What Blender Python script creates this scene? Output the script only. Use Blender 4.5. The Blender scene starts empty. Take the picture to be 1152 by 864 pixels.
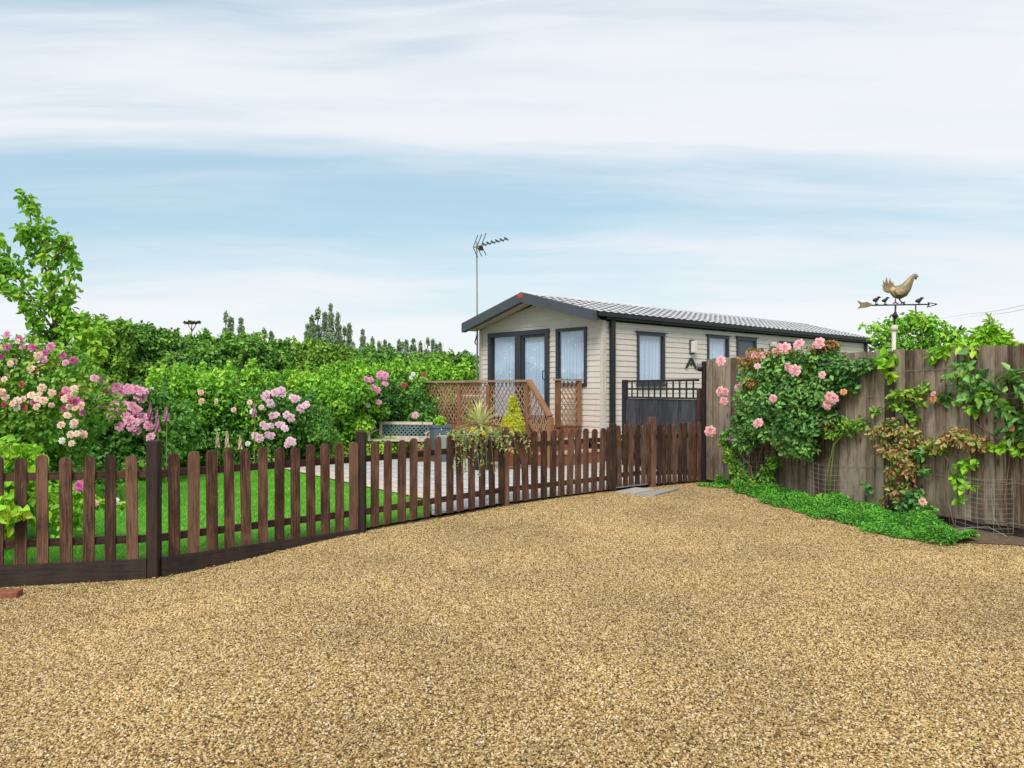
import bpy, math, random
import numpy as np
from mathutils import Matrix, Vector, Quaternion
PI = math.pi
R = math.radians
random.seed(7)
scene = bpy.context.scene
col = scene.collection
CAM_H = 1.42

# ------------------------------------------------------------------ camera
cam_d = bpy.data.cameras.new('camera')
cam_d.sensor_width = 36.0
cam_d.lens = 36.0 * 866 / 1152
cam_d.shift_y = 5 / 1152
cam_d.clip_start = 0.05
cam_d.clip_end = 3000
cam = bpy.data.objects.new('camera', cam_d)
cam.location = (0, 0, CAM_H)
cam.rotation_euler = (R(90), 0, 0)
col.objects.link(cam)
scene.camera = cam

# ------------------------------------------------------------------ exposure
scene.view_settings.view_transform = 'Standard'
scene.view_settings.look = 'None'
scene.view_settings.gamma = 1.0
scene.view_settings.exposure = 0.0
scene.view_settings.use_curve_mapping = False

# ------------------------------------------------------------------ sun (thin overcast, behind the viewer's left shoulder)
SUN_EL, SUN_AZ = R(47), R(192)        # azimuth clockwise from +Y
sd = bpy.data.lights.new('sun', 'SUN')
sd.energy = 3.3
sd.angle = R(24)
sd.color = (1.0, 0.95, 0.88)
sun = bpy.data.objects.new('sun', sd)
dirv = Vector((math.sin(SUN_AZ) * math.cos(SUN_EL), math.cos(SUN_AZ) * math.cos(SUN_EL), math.sin(SUN_EL)))
sun.rotation_euler = dirv.to_track_quat('Z', 'Y').to_euler()
sun.location = dirv * 40
col.objects.link(sun)


# ------------------------------------------------------------------ node helper
class NT:
    def __init__(s, tree):
        s.t = tree
        tree.nodes.clear()

    def n(s, typ, ins=None, **props):
        nd = s.t.nodes.new(typ)
        for k, v in props.items():
            setattr(nd, k, v)
        for k, v in (ins or {}).items():
            if isinstance(v, bpy.types.NodeSocket):
                s.t.links.new(v, nd.inputs[k])
            else:
                nd.inputs[k].default_value = v
        return nd

    def math(s, op, a, b=0.0, c=0.0, clamp=False):
        nd = s.n('ShaderNodeMath', {0: a, 1: b, 2: c}, operation=op)
        nd.use_clamp = clamp
        return nd.outputs[0]

    def ramp(s, fac, stops, interp='LINEAR'):
        nd = s.n('ShaderNodeValToRGB', {0: fac})
        cr = nd.color_ramp
        cr.interpolation = interp
        while len(cr.elements) < len(stops):
            cr.elements.new(0.5)
        for e, (p, c) in zip(cr.elements, stops):
            e.position = p
            if not hasattr(c, '__len__'):
                c = (c, c, c)
            e.color = (*c[:3], 1)
        return nd.outputs[0]

    def mix(s, fac, a, b, blend='MIX'):
        nd = s.n('ShaderNodeMix', data_type='RGBA', blend_type=blend)
        for i, v in ((0, fac), (6, a), (7, b)):
            if isinstance(v, bpy.types.NodeSocket):
                s.t.links.new(v, nd.inputs[i])
            elif i == 0:
                nd.inputs[i].default_value = v
            else:
                nd.inputs[i].default_value = (*v[:3], 1)
        return nd.outputs[2]

    def coord(s, scale=(1, 1, 1), kind='Object'):
        tc = s.n('ShaderNodeTexCoord')
        mp = s.n('ShaderNodeMapping', {0: tc.outputs[kind], 3: scale})
        return mp.outputs[0]

    def noise(s, vec, scale, detail=4, rough=0.55, dist=0.0):
        return s.n('ShaderNodeTexNoise', {'Vector': vec, 'Scale': scale, 'Detail': detail, 'Roughness': rough, 'Distortion': dist}).outputs[0]


# ------------------------------------------------------------------ world: Nishita sky with thin streaks of high cloud
world = bpy.data.worlds.new('World')
scene.world = world
world.use_nodes = True
w = NT(world.node_tree)
sky = w.n('ShaderNodeTexSky', sky_type='NISHITA')
sky.sun_disc = False
sky.sun_elevation = SUN_EL
sky.sun_rotation = SUN_AZ
sky.air_density = 1.0
sky.dust_density = 1.0
sky.ozone_density = 2.0
tc = w.n('ShaderNodeTexCoord')
sp = w.n('ShaderNodeSeparateXYZ', {0: tc.outputs['Generated']})
x, y, z = sp.outputs
ay = w.math('MAXIMUM', w.math('ABSOLUTE', y), 0.06)
az = w.math('ARCTAN2', x, ay)
el = w.math('ARCTAN2', z, ay)                 # streaks run along x, straight across the view
cv = w.n('ShaderNodeCombineXYZ', {0: w.math('MULTIPLY', az, 1.1), 1: w.math('MULTIPLY', el, 4.0), 2: 3.7}).outputs[0]
warp = w.noise(cv, 1.6, 3, 0.5)
el2 = w.math('ADD', el, w.math('MULTIPLY', w.math('SUBTRACT', warp, 0.5), 0.075))
el2 = w.math('ADD', el2, w.math('MULTIPLY', az, 0.012))
band = w.ramp(w.math('DIVIDE', el2, R(45)), [(0.0, 0.90), (0.13, 0.72), (0.20, 0.44), (0.28, 0.18), (0.345, 0.22), (0.41, 0.80), (0.52, 0.80), (0.60, 0.45), (0.72, 0.65), (1.0, 0.72)])
cv2 = w.n('ShaderNodeCombineXYZ', {0: w.math('MULTIPLY', az, 1.0), 1: w.math('MULTIPLY', el2, 12.0), 2: 1.3}).outputs[0]
streak = w.noise(cv2, 2.0, 5, 0.55, 0.0)
right = w.math('MULTIPLY', w.math('ADD', az, 0.05, clamp=True), 0.55)
m = w.math('ADD', w.math('ADD', band, right), w.math('MULTIPLY', w.math('SUBTRACT', streak, 0.5), 1.15))
mask = w.n('ShaderNodeMapRange', {0: m, 1: 0.1, 2: 0.95, 3: 0.17, 4: 0.97}, interpolation_type='SMOOTHSTEP').outputs[0]
cshade = w.ramp(w.noise(cv2, 1.3, 5, 0.6), [(0.3, (8.6, 8.95, 9.5)), (0.7, (9.2, 9.4, 9.75))])
hor = w.n('ShaderNodeMapRange', {0: el, 1: 0.0, 2: 0.16, 3: 1.0, 4: 0.0}).outputs[0]
cshade = w.mix(hor, cshade, (9.7, 9.8, 9.9))
blue = w.mix(1.0, sky.outputs[0], (1.15, 1.62, 1.42), 'MULTIPLY')
blue = w.mix(0.6, blue, (4.6, 6.7, 8.3))
skycol = w.mix(mask, blue, cshade)
bg = w.n('ShaderNodeBackground', {0: skycol, 1: 0.1})
wo = w.n('ShaderNodeOutputWorld', {0: bg.outputs[0]})


# ================================================================== materials
def new_mat(name):
    m = bpy.data.materials.new(name)
    m.use_nodes = True
    return m, NT(m.node_tree)


def finish(nt, color, rough=0.7, bump=None, bstr=0.3, bdist=0.01, metallic=0.0, spec=0.4, extra=None):
    ins = {'Base Color': color if isinstance(color, bpy.types.NodeSocket) else (*color[:3], 1), 'Roughness': rough, 'Metallic': metallic, 'Specular IOR Level': spec}
    if bump is not None:
        b = nt.n('ShaderNodeBump', {'Height': bump, 'Strength': bstr, 'Distance': bdist})
        ins['Normal'] = b.outputs[0]
    p = nt.n('ShaderNodeBsdfPrincipled', ins)
    nt.n('ShaderNodeOutputMaterial', {0: p.outputs[0]})
    return p


def island(nt):
    return nt.n('ShaderNodeNewGeometry').outputs['Random Per Island']


def objrand(nt):
    return nt.n('ShaderNodeObjectInfo').outputs['Random']


def mat_wood(name, dark, mid, light, grain=(110, 110, 3.5), per='object', knots=False, rough=0.75, var=0.16):
    m, t = new_mat(name)
    r = objrand(t) if per == 'object' else island(t)
    tcn = t.n('ShaderNodeTexCoord').outputs['Object']
    off = t.n('ShaderNodeVectorMath', {0: t.n('ShaderNodeCombineXYZ', {0: r, 1: r, 2: r}).outputs[0], 'Scale': 31.0}, operation='SCALE').outputs[0]
    v = t.n('ShaderNodeVectorMath', {0: tcn, 1: off}, operation='ADD').outputs[0]
    gv = t.n('ShaderNodeMapping', {0: v, 3: grain}).outputs[0]
    g = t.noise(gv, 1.0, 6, 0.72, 0.8)
    pv = t.n('ShaderNodeMapping', {0: v, 3: (6, 6, 2.2)}).outputs[0]
    patch = t.noise(pv, 1.4, 4, 0.6, 0.5)
    s = t.math('ADD', t.math('MULTIPLY', g, 0.75), t.math('MULTIPLY', patch, 0.40))
    s = t.math('ADD', s, t.math('MULTIPLY', t.math('SUBTRACT', r, 0.5), var))
    c = t.ramp(s, [(0.38, dark), (0.54, mid), (0.70, light)])
    h = g
    if knots:
        kv = t.n('ShaderNodeMapping', {0: v, 3: (7, 7, 2.4)}).outputs[0]
        vo = t.n('ShaderNodeTexVoronoi', {'Vector': kv, 'Scale': 1.0}).outputs['Distance']
        k = t.n('ShaderNodeMapRange', {0: vo, 1: 0.06, 2: 0.17, 3: 1, 4: 0}).outputs[0]
        c = t.mix(t.math('MULTIPLY', k, 0.85), c, tuple(q * 0.35 for q in dark))
        sv = t.n('ShaderNodeMapping', {0: tcn, 3: (3.5, 3.5, 0.9)}).outputs[0]
        st = t.ramp(t.noise(sv, 2.3, 5, 0.65, 1.0), [(0.48, 0), (0.70, 0.6)])
        c = t.mix(st, c, tuple(q * 0.7 for q in dark))
    finish(t, c, rough, h, 0.35, 0.004, spec=0.25)
    return m


LEAF_GAIN = 2.0


def mat_leaf(name, stops, trans=0.3, rough=0.5, patch_scale=1.2, spread=0.45):
    m, t = new_mat(name)
    r = island(t)
    p = t.noise(t.coord(), patch_scale, 3, 0.6)
    f = t.math('ADD', t.math('MULTIPLY', t.math('SUBTRACT', r, 0.5), spread), t.math('ADD', t.math('MULTIPLY', t.math('SUBTRACT', p, 0.5), 1.3), 0.5))
    c = t.ramp(f, [(p_, tuple(min(0.75, q_ * LEAF_GAIN) for q_ in c_)) for p_, c_ in stops])
    pr = t.n('ShaderNodeBsdfPrincipled', {'Base Color': c, 'Roughness': rough, 'Specular IOR Level': 0.35})
    tcol = t.mix(0.5, c, (0.16, 0.30, 0.02))
    tr = t.n('ShaderNodeBsdfTranslucent', {0: tcol})
    mx = t.n('ShaderNodeMixShader', {0: trans, 1: pr.outputs[0], 2: tr.outputs[0]})
    t.n('ShaderNodeOutputMaterial', {0: mx.outputs[0]})
    return m


def mat_petal(name, a, b, trans=0.25):
    m, t = new_mat(name)
    f = t.math('ADD', t.math('MULTIPLY', island(t), 0.45), t.math('MULTIPLY', objrand(t), 0.55))
    c = t.mix(f, a, b)
    pr = t.n('ShaderNodeBsdfPrincipled', {'Base Color': c, 'Roughness': 0.6, 'Specular IOR Level': 0.2})
    tr = t.n('ShaderNodeBsdfTranslucent', {0: c})
    mx = t.n('ShaderNodeMixShader', {0: trans, 1: pr.outputs[0], 2: tr.outputs[0]})
    t.n('ShaderNodeOutputMaterial', {0: mx.outputs[0]})
    return m


def mat_plain(name, c, rough=0.6, metallic=0.0, vary=0.12, scale=6, spec=0.4, bump=0.0):
    m, t = new_mat(name)
    n = t.noise(t.coord(), scale, 6, 0.65)
    lo = tuple(q * (1 - vary) for q in c)
    hi = tuple(min(1, q * (1 + vary)) for q in c)
    cc = t.ramp(n, [(0.3, lo), (0.7, hi)])
    rr = t.math('ADD', rough - 0.08, t.math('MULTIPLY', n, 0.16))
    finish(t, cc, rr, n if bump else None, bump, 0.01, metallic, spec)
    return m


M = {}
M['picket'] = mat_wood('stained_picket_wood', (0.014, 0.0070, 0.0050), (0.058, 0.027, 0.0165), (0.185, 0.098, 0.061))
M['picket_post'] = mat_wood('dark_post_wood', (0.011, 0.008, 0.0075), (0.023, 0.015, 0.013), (0.050, 0.030, 0.023))
M['picket_rail'] = mat_wood('stained_rail_wood', (0.014, 0.008, 0.006), (0.034, 0.018, 0.0125), (0.085, 0.043, 0.027), grain=(3, 3, 50))
M['kick_board'] = mat_wood('dark_gravel_board_wood', (0.012, 0.009, 0.008), (0.023, 0.016, 0.014), (0.047, 0.032, 0.025), grain=(3, 3, 60))
M['fence_board'] = mat_wood('weathered_fence_wood', (0.080, 0.052, 0.034), (0.225, 0.170, 0.122), (0.40, 0.325, 0.25), grain=(70, 70, 2.2), per='island', knots=True, rough=0.85, var=0.34)
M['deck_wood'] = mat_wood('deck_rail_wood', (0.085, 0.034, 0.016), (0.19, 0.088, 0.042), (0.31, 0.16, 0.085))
M['lattice'] = mat_wood('lattice_wood', (0.17, 0.085, 0.045), (0.31, 0.175, 0.10), (0.45, 0.29, 0.18), per='island')
M['screen'] = mat_wood('charcoal_screen_wood', (0.020, 0.022, 0.028), (0.044, 0.045, 0.054), (0.085, 0.085, 0.096), grain=(45, 45, 2), per='island')
M['trellis'] = mat_plain('black_trellis_paint', (0.022, 0.018, 0.018), 0.7)
M['bench_wood'] = mat_wood('silvered_bench_wood', (0.22, 0.18, 0.14), (0.44, 0.37, 0.30), (0.62, 0.55, 0.46))
M['bench_slats'] = mat_plain('blue_grey_bench_lattice', (0.10, 0.15, 0.17), 0.6)
M['bark'] = mat_wood('bark', (0.035, 0.024, 0.016), (0.09, 0.06, 0.04), (0.17, 0.125, 0.085), grain=(30, 30, 8))
M['stem_green'] = mat_plain('green_cane', (0.19, 0.20, 0.055), 0.6)
M['stem_brown'] = mat_plain('brown_cane', (0.20, 0.115, 0.065), 0.7)
M['charcoal'] = mat_plain('charcoal_upvc', (0.034, 0.038, 0.048), 0.42)
M['fascia'] = mat_plain('slate_grey_fascia', (0.062, 0.070, 0.082), 0.5)
M['black'] = mat_plain('black_upvc', (0.012, 0.012, 0.014), 0.45)
M['cream_trim'] = mat_plain('cream_corner_trim', (0.55, 0.49, 0.42), 0.5)
M['slate_planter'] = mat_plain('slate_blue_planter', (0.085, 0.115, 0.15), 0.6)
M['terracotta'] = mat_plain('terracotta', (0.50, 0.13, 0.055), 0.8)
M['grey_pot'] = mat_plain('pale_grey_pot', (0.36, 0.38, 0.38), 0.7)
M['brick_red'] = mat_plain('red_brick', (0.24, 0.085, 0.05), 0.85, vary=0.3, scale=20)
M['tread'] = mat_plain('buff_step_edge', (0.52, 0.36, 0.25), 0.8)
M['steel'] = mat_plain('galvanised_steel', (0.45, 0.46, 0.47), 0.45, 0.6)
M['wire'] = mat_plain('galvanised_wire', (0.33, 0.34, 0.31), 0.5, 0.3)
M['aerial'] = mat_plain('weathered_aluminium', (0.22, 0.225, 0.23), 0.5, 0.4)
M['aerial_dark'] = mat_plain('black_plastic', (0.02, 0.02, 0.022), 0.5)
M['lamp_white'] = mat_plain('off_white_plastic', (0.60, 0.57, 0.52), 0.4)
M['grey_plastic'] = mat_plain('grey_lamp_plastic', (0.13, 0.13, 0.155), 0.4)
M['iron'] = mat_plain('black_iron', (0.025, 0.025, 0.028), 0.5, 0.3)
M['cream_pole'] = mat_plain('cream_painted_pole', (0.58, 0.53, 0.44), 0.6)
M['red_badge'] = mat_plain('red_badge', (0.45, 0.05, 0.06), 0.5)
M['grey_print'] = mat_plain('grey_print', (0.30, 0.28, 0.26), 0.6)
M['soil'] = mat_plain('dark_soil', (0.13, 0.09, 0.055), 0.95, vary=0.5, scale=30, bump=0.4)
M['slab'] = mat_plain('buff_stone_slab', (0.42, 0.375, 0.31), 0.85, vary=0.2, scale=9, bump=0.2)

# aged copper for the cockerel
m, t = new_mat('aged_copper'); M['copper'] = m
n_ = t.noise(t.coord(), 14, 5, 0.65)
c_ = t.ramp(n_, [(0.34, (0.16, 0.19, 0.13)), (0.5, (0.27, 0.195, 0.10)), (0.70, (0.46, 0.35, 0.20))])
finish(t, c_, 0.5, n_, 0.4, 0.012, 0.35)

# vinyl lap cladding
m, t = new_mat('cream_cladding'); M['cladding'] = m
v_ = t.coord((1.2, 1.2, 14))
n_ = t.noise(v_, 1.6, 5, 0.6)
d_ = t.noise(t.coord((9, 9, 0.7)), 1.0, 5, 0.7)
c_ = t.ramp(n_, [(0.3, (0.585, 0.528, 0.478)), (0.7, (0.655, 0.598, 0.548))])
c_ = t.mix(t.ramp(d_, [(0.52, 0), (0.8, 0.30)]), c_, (0.33, 0.28, 0.22))
finish(t, c_, 0.55, n_, 0.12, 0.003)

# roof sheet
m, t = new_mat('pale_grey_roof_sheet'); M['roof'] = m
n_ = t.noise(t.coord((1, 3, 1)), 2.2, 6, 0.6)
c_ = t.ramp(n_, [(0.3, (0.46, 0.47, 0.48)), (0.7, (0.60, 0.61, 0.62))])
finish(t, c_, 0.5, n_, 0.1, 0.01)

# sheer curtain with small printed stars / dots
m, t = new_mat('sheer_curtain'); M['curtain'] = m
v_ = t.coord((1, 1, 1))
vo_ = t.n('ShaderNodeTexVoronoi', {'Vector': v_, 'Scale': 8.0}).outputs['Distance']
k_ = t.n('ShaderNodeMapRange', {0: vo_, 1: 0.12, 2: 0.19, 3: 1, 4: 0}).outputs[0]
c_ = t.mix(k_, (0.50, 0.61, 0.76), (0.80, 0.83, 0.87))
finish(t, c_, 0.9)

# glass: mostly clear, mirrors the sky at grazing angles
m, t = new_mat('window_glass'); M['glass'] = m
fr = t.n('ShaderNodeLayerWeight', {0: 0.5})
f_ = t.math('ADD', t.math('MULTIPLY', t.math('POWER', fr.outputs['Facing'], 4.0), 0.85), 0.14, clamp=True)
wv = t.noise(t.coord(), 1.5, 2)
bp = t.n('ShaderNodeBump', {'Height': wv, 'Strength': 0.05, 'Distance': 0.02})
gl = t.n('ShaderNodeBsdfGlossy', {0: (0.95, 0.97, 1, 1), 'Roughness': 0.02, 'Normal': bp.outputs[0]})
tr = t.n('ShaderNodeBsdfTransparent', {0: (0.93, 0.96, 0.97, 1)})
mx = t.n('ShaderNodeMixShader', {0: f_, 1: tr.outputs[0], 2: gl.outputs[0]})
t.n('ShaderNodeOutputMaterial', {0: mx.outputs[0]})

m, t = new_mat('dark_door_glass'); M['dark_glass'] = m
finish(t, (0.05, 0.065, 0.075), 0.08, spec=0.8)

# gravel bed and stones share one palette
GRAVEL = [(0.0, (0.050, 0.028, 0.012)), (0.12, (0.165, 0.096, 0.036)), (0.31, (0.355, 0.236, 0.086)), (0.58, (0.480, 0.345, 0.145)), (0.80, (0.575, 0.438, 0.212)), (0.94, (0.68, 0.575, 0.38)), (1.0, (0.76, 0.70, 0.56))]
m, t = new_mat('gravel_bed'); M['gravel'] = m
v_ = t.coord()
dv = t.n('ShaderNodeVectorMath', {0: v_, 1: t.n('ShaderNodeVectorMath', {0: t.n('ShaderNodeTexNoise', {'Vector': v_, 'Scale': 40.0}).outputs[1], 'Scale': 0.012}, operation='SCALE').outputs[0]}, operation='ADD').outputs[0]
vo = t.n('ShaderNodeTexVoronoi', {'Vector': dv, 'Scale': 100.0})
cell = t.n('ShaderNodeSeparateColor', {0: vo.outputs['Color']}).outputs[0]
base = t.ramp(cell, GRAVEL)
edge = t.ramp(vo.outputs['Distance'], [(0.40, (1, 1, 1)), (0.75, (0.25, 0.2, 0.16))])
base = t.mix(1.0, base, edge, 'MULTIPLY')
big = t.ramp(t.noise(v_, 0.7, 5, 0.6), [(0.34, (0.78, 0.75, 0.72)), (0.66, (1.10, 1.06, 1.0))])
base = t.mix(1.0, base, big, 'MULTIPLY')
finish(t, base, 0.85, t.math('SUBTRACT', 1.0, vo.outputs['Distance']), 0.9, 0.012, spec=0.2)

m, t = new_mat('gravel_stones'); M['stones'] = m
r_ = objrand(t)
c_ = t.ramp(r_, GRAVEL)
big = t.ramp(t.noise(t.n('ShaderNodeObjectInfo').outputs['Location'], 0.7, 5, 0.6), [(0.34, (0.78, 0.75, 0.72)), (0.66, (1.10, 1.06, 1.0))])
c_ = t.mix(1.0, c_, big, 'MULTIPLY')
pt = t.ramp(t.noise(t.n('ShaderNodeObjectInfo').outputs['Location'], 2.6, 4, 0.65, 0.6), [(0.58, 1.0), (0.70, 0.78)])
c_ = t.mix(1.0, c_, pt, 'MULTIPLY')
finish(t, c_, 0.7, spec=0.3)

m, t = new_mat('lawn_turf'); M['lawn'] = m
v_ = t.coord()
a_ = t.noise(v_, 90, 4, 0.7)
b_ = t.noise(v_, 1.1, 4, 0.6)
s_ = t.math('ADD', t.math('MULTIPLY', a_, 0.7), t.math('MULTIPLY', b_, 0.4))
finish(t, t.ramp(s_, [(0.36, (0.035, 0.13, 0.010)), (0.55, (0.075, 0.26, 0.018)), (0.75, (0.16, 0.38, 0.035))]), 0.8, a_, 0.6, 0.02, spec=0.2)
M['blade'] = mat_leaf('grass_blade', [(0.2, (0.045, 0.19, 0.010)), (0.55, (0.085, 0.30, 0.018)), (0.85, (0.16, 0.42, 0.035))], 0.3, 0.6, 0.8)

m, t = new_mat('field_grass'); M['field'] = m
v_ = t.coord()
s_ = t.math('ADD', t.math('MULTIPLY', t.noise(v_, 6, 5, 0.7), 0.6), t.math('MULTIPLY', t.noise(v_, 0.05, 4, 0.6), 0.5))
finish(t, t.ramp(s_, [(0.36, (0.030, 0.06, 0.014)), (0.6, (0.07, 0.13, 0.028)), (0.75, (0.13, 0.16, 0.05))]), 0.95, spec=0.1)


def mat_paving(name, c1, c2, mortar, sx, rot=0.0):
    m, t = new_mat(name)
    tcn = t.n('ShaderNodeTexCoord').outputs['Object']
    mp = t.n('ShaderNodeMapping', {0: tcn, 2: (0, 0, rot)}).outputs[0]
    br = t.n('ShaderNodeTexBrick', {'Vector': mp, 'Color1': (*c1, 1), 'Color2': (*c2, 1), 'Mortar': (*mortar, 1), 'Scale': 1.0, 'Mortar Size': 0.011, 'Brick Width': sx, 'Row Height': sx * 0.62})
    n = t.noise(tcn, 7, 6, 0.7)
    c = t.mix(1.0, br.outputs[0], t.ramp(n, [(0.3, 0.70), (0.7, 1.08)]), 'MULTIPLY')
    finish(t, c, 0.85, br.outputs[1], -0.4, 0.006, spec=0.25)
    return m


M['patio'] = mat_paving('grey_patio_slabs', (0.46, 0.465, 0.47), (0.54, 0.54, 0.53), (0.22, 0.21, 0.2), 0.55, R(50))
M['patio_border'] = mat_paving('cream_patio_border', (0.56, 0.485, 0.40), (0.62, 0.55, 0.46), (0.28, 0.24, 0.2), 0.42, R(52))

Lf = {}
Lf['hedge_bright'] = mat_leaf('bright_hedge_leaves', [(0.10, (0.030, 0.090, 0.011)), (0.40, (0.095, 0.235, 0.022)), (0.68, (0.20, 0.375, 0.034)), (0.92, (0.30, 0.46, 0.05))])
Lf['rose_dark'] = mat_leaf('dark_rose_leaves', [(0.12, (0.016, 0.055, 0.013)), (0.42, (0.046, 0.135, 0.024)), (0.70, (0.110, 0.245, 0.040)), (0.95, (0.20, 0.33, 0.05))])
Lf['rose_mixed'] = mat_leaf('mixed_rose_leaves', [(0.08, (0.028, 0.080, 0.014)), (0.36, (0.080, 0.19, 0.026)), (0.64, (0.165, 0.29, 0.034)), (0.85, (0.25, 0.25, 0.052)), (0.97, (0.25, 0.115, 0.05))], patch_scale=2.5)
Lf['lime'] = mat_leaf('lime_leaves', [(0.12, (0.075, 0.20, 0.014)), (0.5, (0.18, 0.38, 0.024)), (0.85, (0.33, 0.52, 0.04))], 0.38)
Lf['tree'] = mat_leaf('hedgerow_leaves', [(0.15, (0.022, 0.062, 0.013)), (0.45, (0.064, 0.158, 0.026)), (0.72, (0.130, 0.255, 0.040)), (0.95, (0.22, 0.33, 0.05))], 0.25, patch_scale=1.0, spread=0.5)
Lf['tree_yellow'] = mat_leaf('yellow_green_leaves', [(0.15, (0.040, 0.085, 0.014)), (0.5, (0.095, 0.195, 0.023)), (0.85, (0.20, 0.29, 0.038))], 0.25, patch_scale=1.0)
Lf['sapling'] = mat_leaf('young_tree_leaves', [(0.12, (0.045, 0.135, 0.013)), (0.5, (0.125, 0.285, 0.024)), (0.85, (0.27, 0.45, 0.042))], 0.4)
Lf['poplar'] = mat_leaf('poplar_leaves', [(0.15, (0.085, 0.115, 0.085)), (0.5, (0.165, 0.225, 0.145)), (0.9, (0.24, 0.30, 0.19))], 0.2, patch_scale=0.3)
Lf['climber'] = mat_leaf('climbing_rose_leaves', [(0.10, (0.018, 0.060, 0.020)), (0.36, (0.052, 0.138, 0.036)), (0.62, (0.115, 0.24, 0.058)), (0.86, (0.20, 0.32, 0.07)), (1.0, (0.25, 0.19, 0.06))], 0.25, 0.4, 2.5)
Lf['bronze'] = mat_leaf('bronze_new_leaves', [(0.15, (0.12, 0.045, 0.024)), (0.5, (0.235, 0.12, 0.045)), (0.85, (0.25, 0.22, 0.05))], 0.3, 0.5, 3)
Lf['withered'] = mat_leaf('withered_leaves', [(0.15, (0.13, 0.07, 0.028)), (0.42, (0.27, 0.155, 0.065)), (0.50, (0.36, 0.23, 0.12)), (0.60, (0.17, 0.225, 0.045)), (1.0, (0.075, 0.17, 0.035))], 0.3, 0.6, 5)
Lf['cover'] = mat_leaf('ground_cover_leaves', [(0.15, (0.020, 0.085, 0.011)), (0.5, (0.055, 0.195, 0.020)), (0.85, (0.125, 0.32, 0.037))], 0.25, 0.5, 4)
Lf['conifer'] = mat_leaf('golden_conifer', [(0.15, (0.16, 0.19, 0.016)), (0.5, (0.38, 0.39, 0.026)), (0.85, (0.60, 0.56, 0.05))], 0.3, 0.6, 6)
Lf['cordyline'] = mat_leaf('striped_cordyline', [(0.15, (0.15, 0.19, 0.055)), (0.5, (0.38, 0.37, 0.14)), (0.85, (0.62, 0.58, 0.28))], 0.25, 0.5, 6)
Lf['trailing'] = mat_leaf('trailing_leaves', [(0.15, (0.065, 0.10, 0.027)), (0.5, (0.19, 0.23, 0.065)), (0.75, (0.33, 0.31, 0.125)), (0.95, (0.34, 0.23, 0.10))], 0.3, 0.5, 8)
P = {}
P['pink'] = mat_petal('pink_petals', (0.70, 0.25, 0.42), (0.84, 0.50, 0.63))
P['pale'] = mat_petal('pale_pink_petals', (0.76, 0.47, 0.60), (0.88, 0.68, 0.74))
P['salmon'] = mat_petal('salmon_pink_petals', (0.86, 0.40, 0.43), (0.93, 0.64, 0.62))
P['cream'] = mat_petal('cream_petals', (0.80, 0.47, 0.36), (0.90, 0.76, 0.62))
P['magenta'] = mat_petal('magenta_petals', (0.50, 0.08, 0.28), (0.70, 0.20, 0.42))
P['white'] = mat_petal('white_petals', (0.80, 0.78, 0.70), (0.88, 0.86, 0.80))
P['apricot'] = mat_petal('apricot_petals', (0.80, 0.30, 0.12), (0.85, 0.45, 0.25))
P['foxglove'] = mat_petal('foxglove_petals', (0.50, 0.15, 0.34), (0.70, 0.35, 0.52))
P['yellow'] = mat_petal('yellow_petals', (0.75, 0.55, 0.02), (0.85, 0.68, 0.06))
P['red'] = mat_petal('dusty_red_petals', (0.38, 0.06, 0.06), (0.52, 0.16, 0.13))


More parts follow.
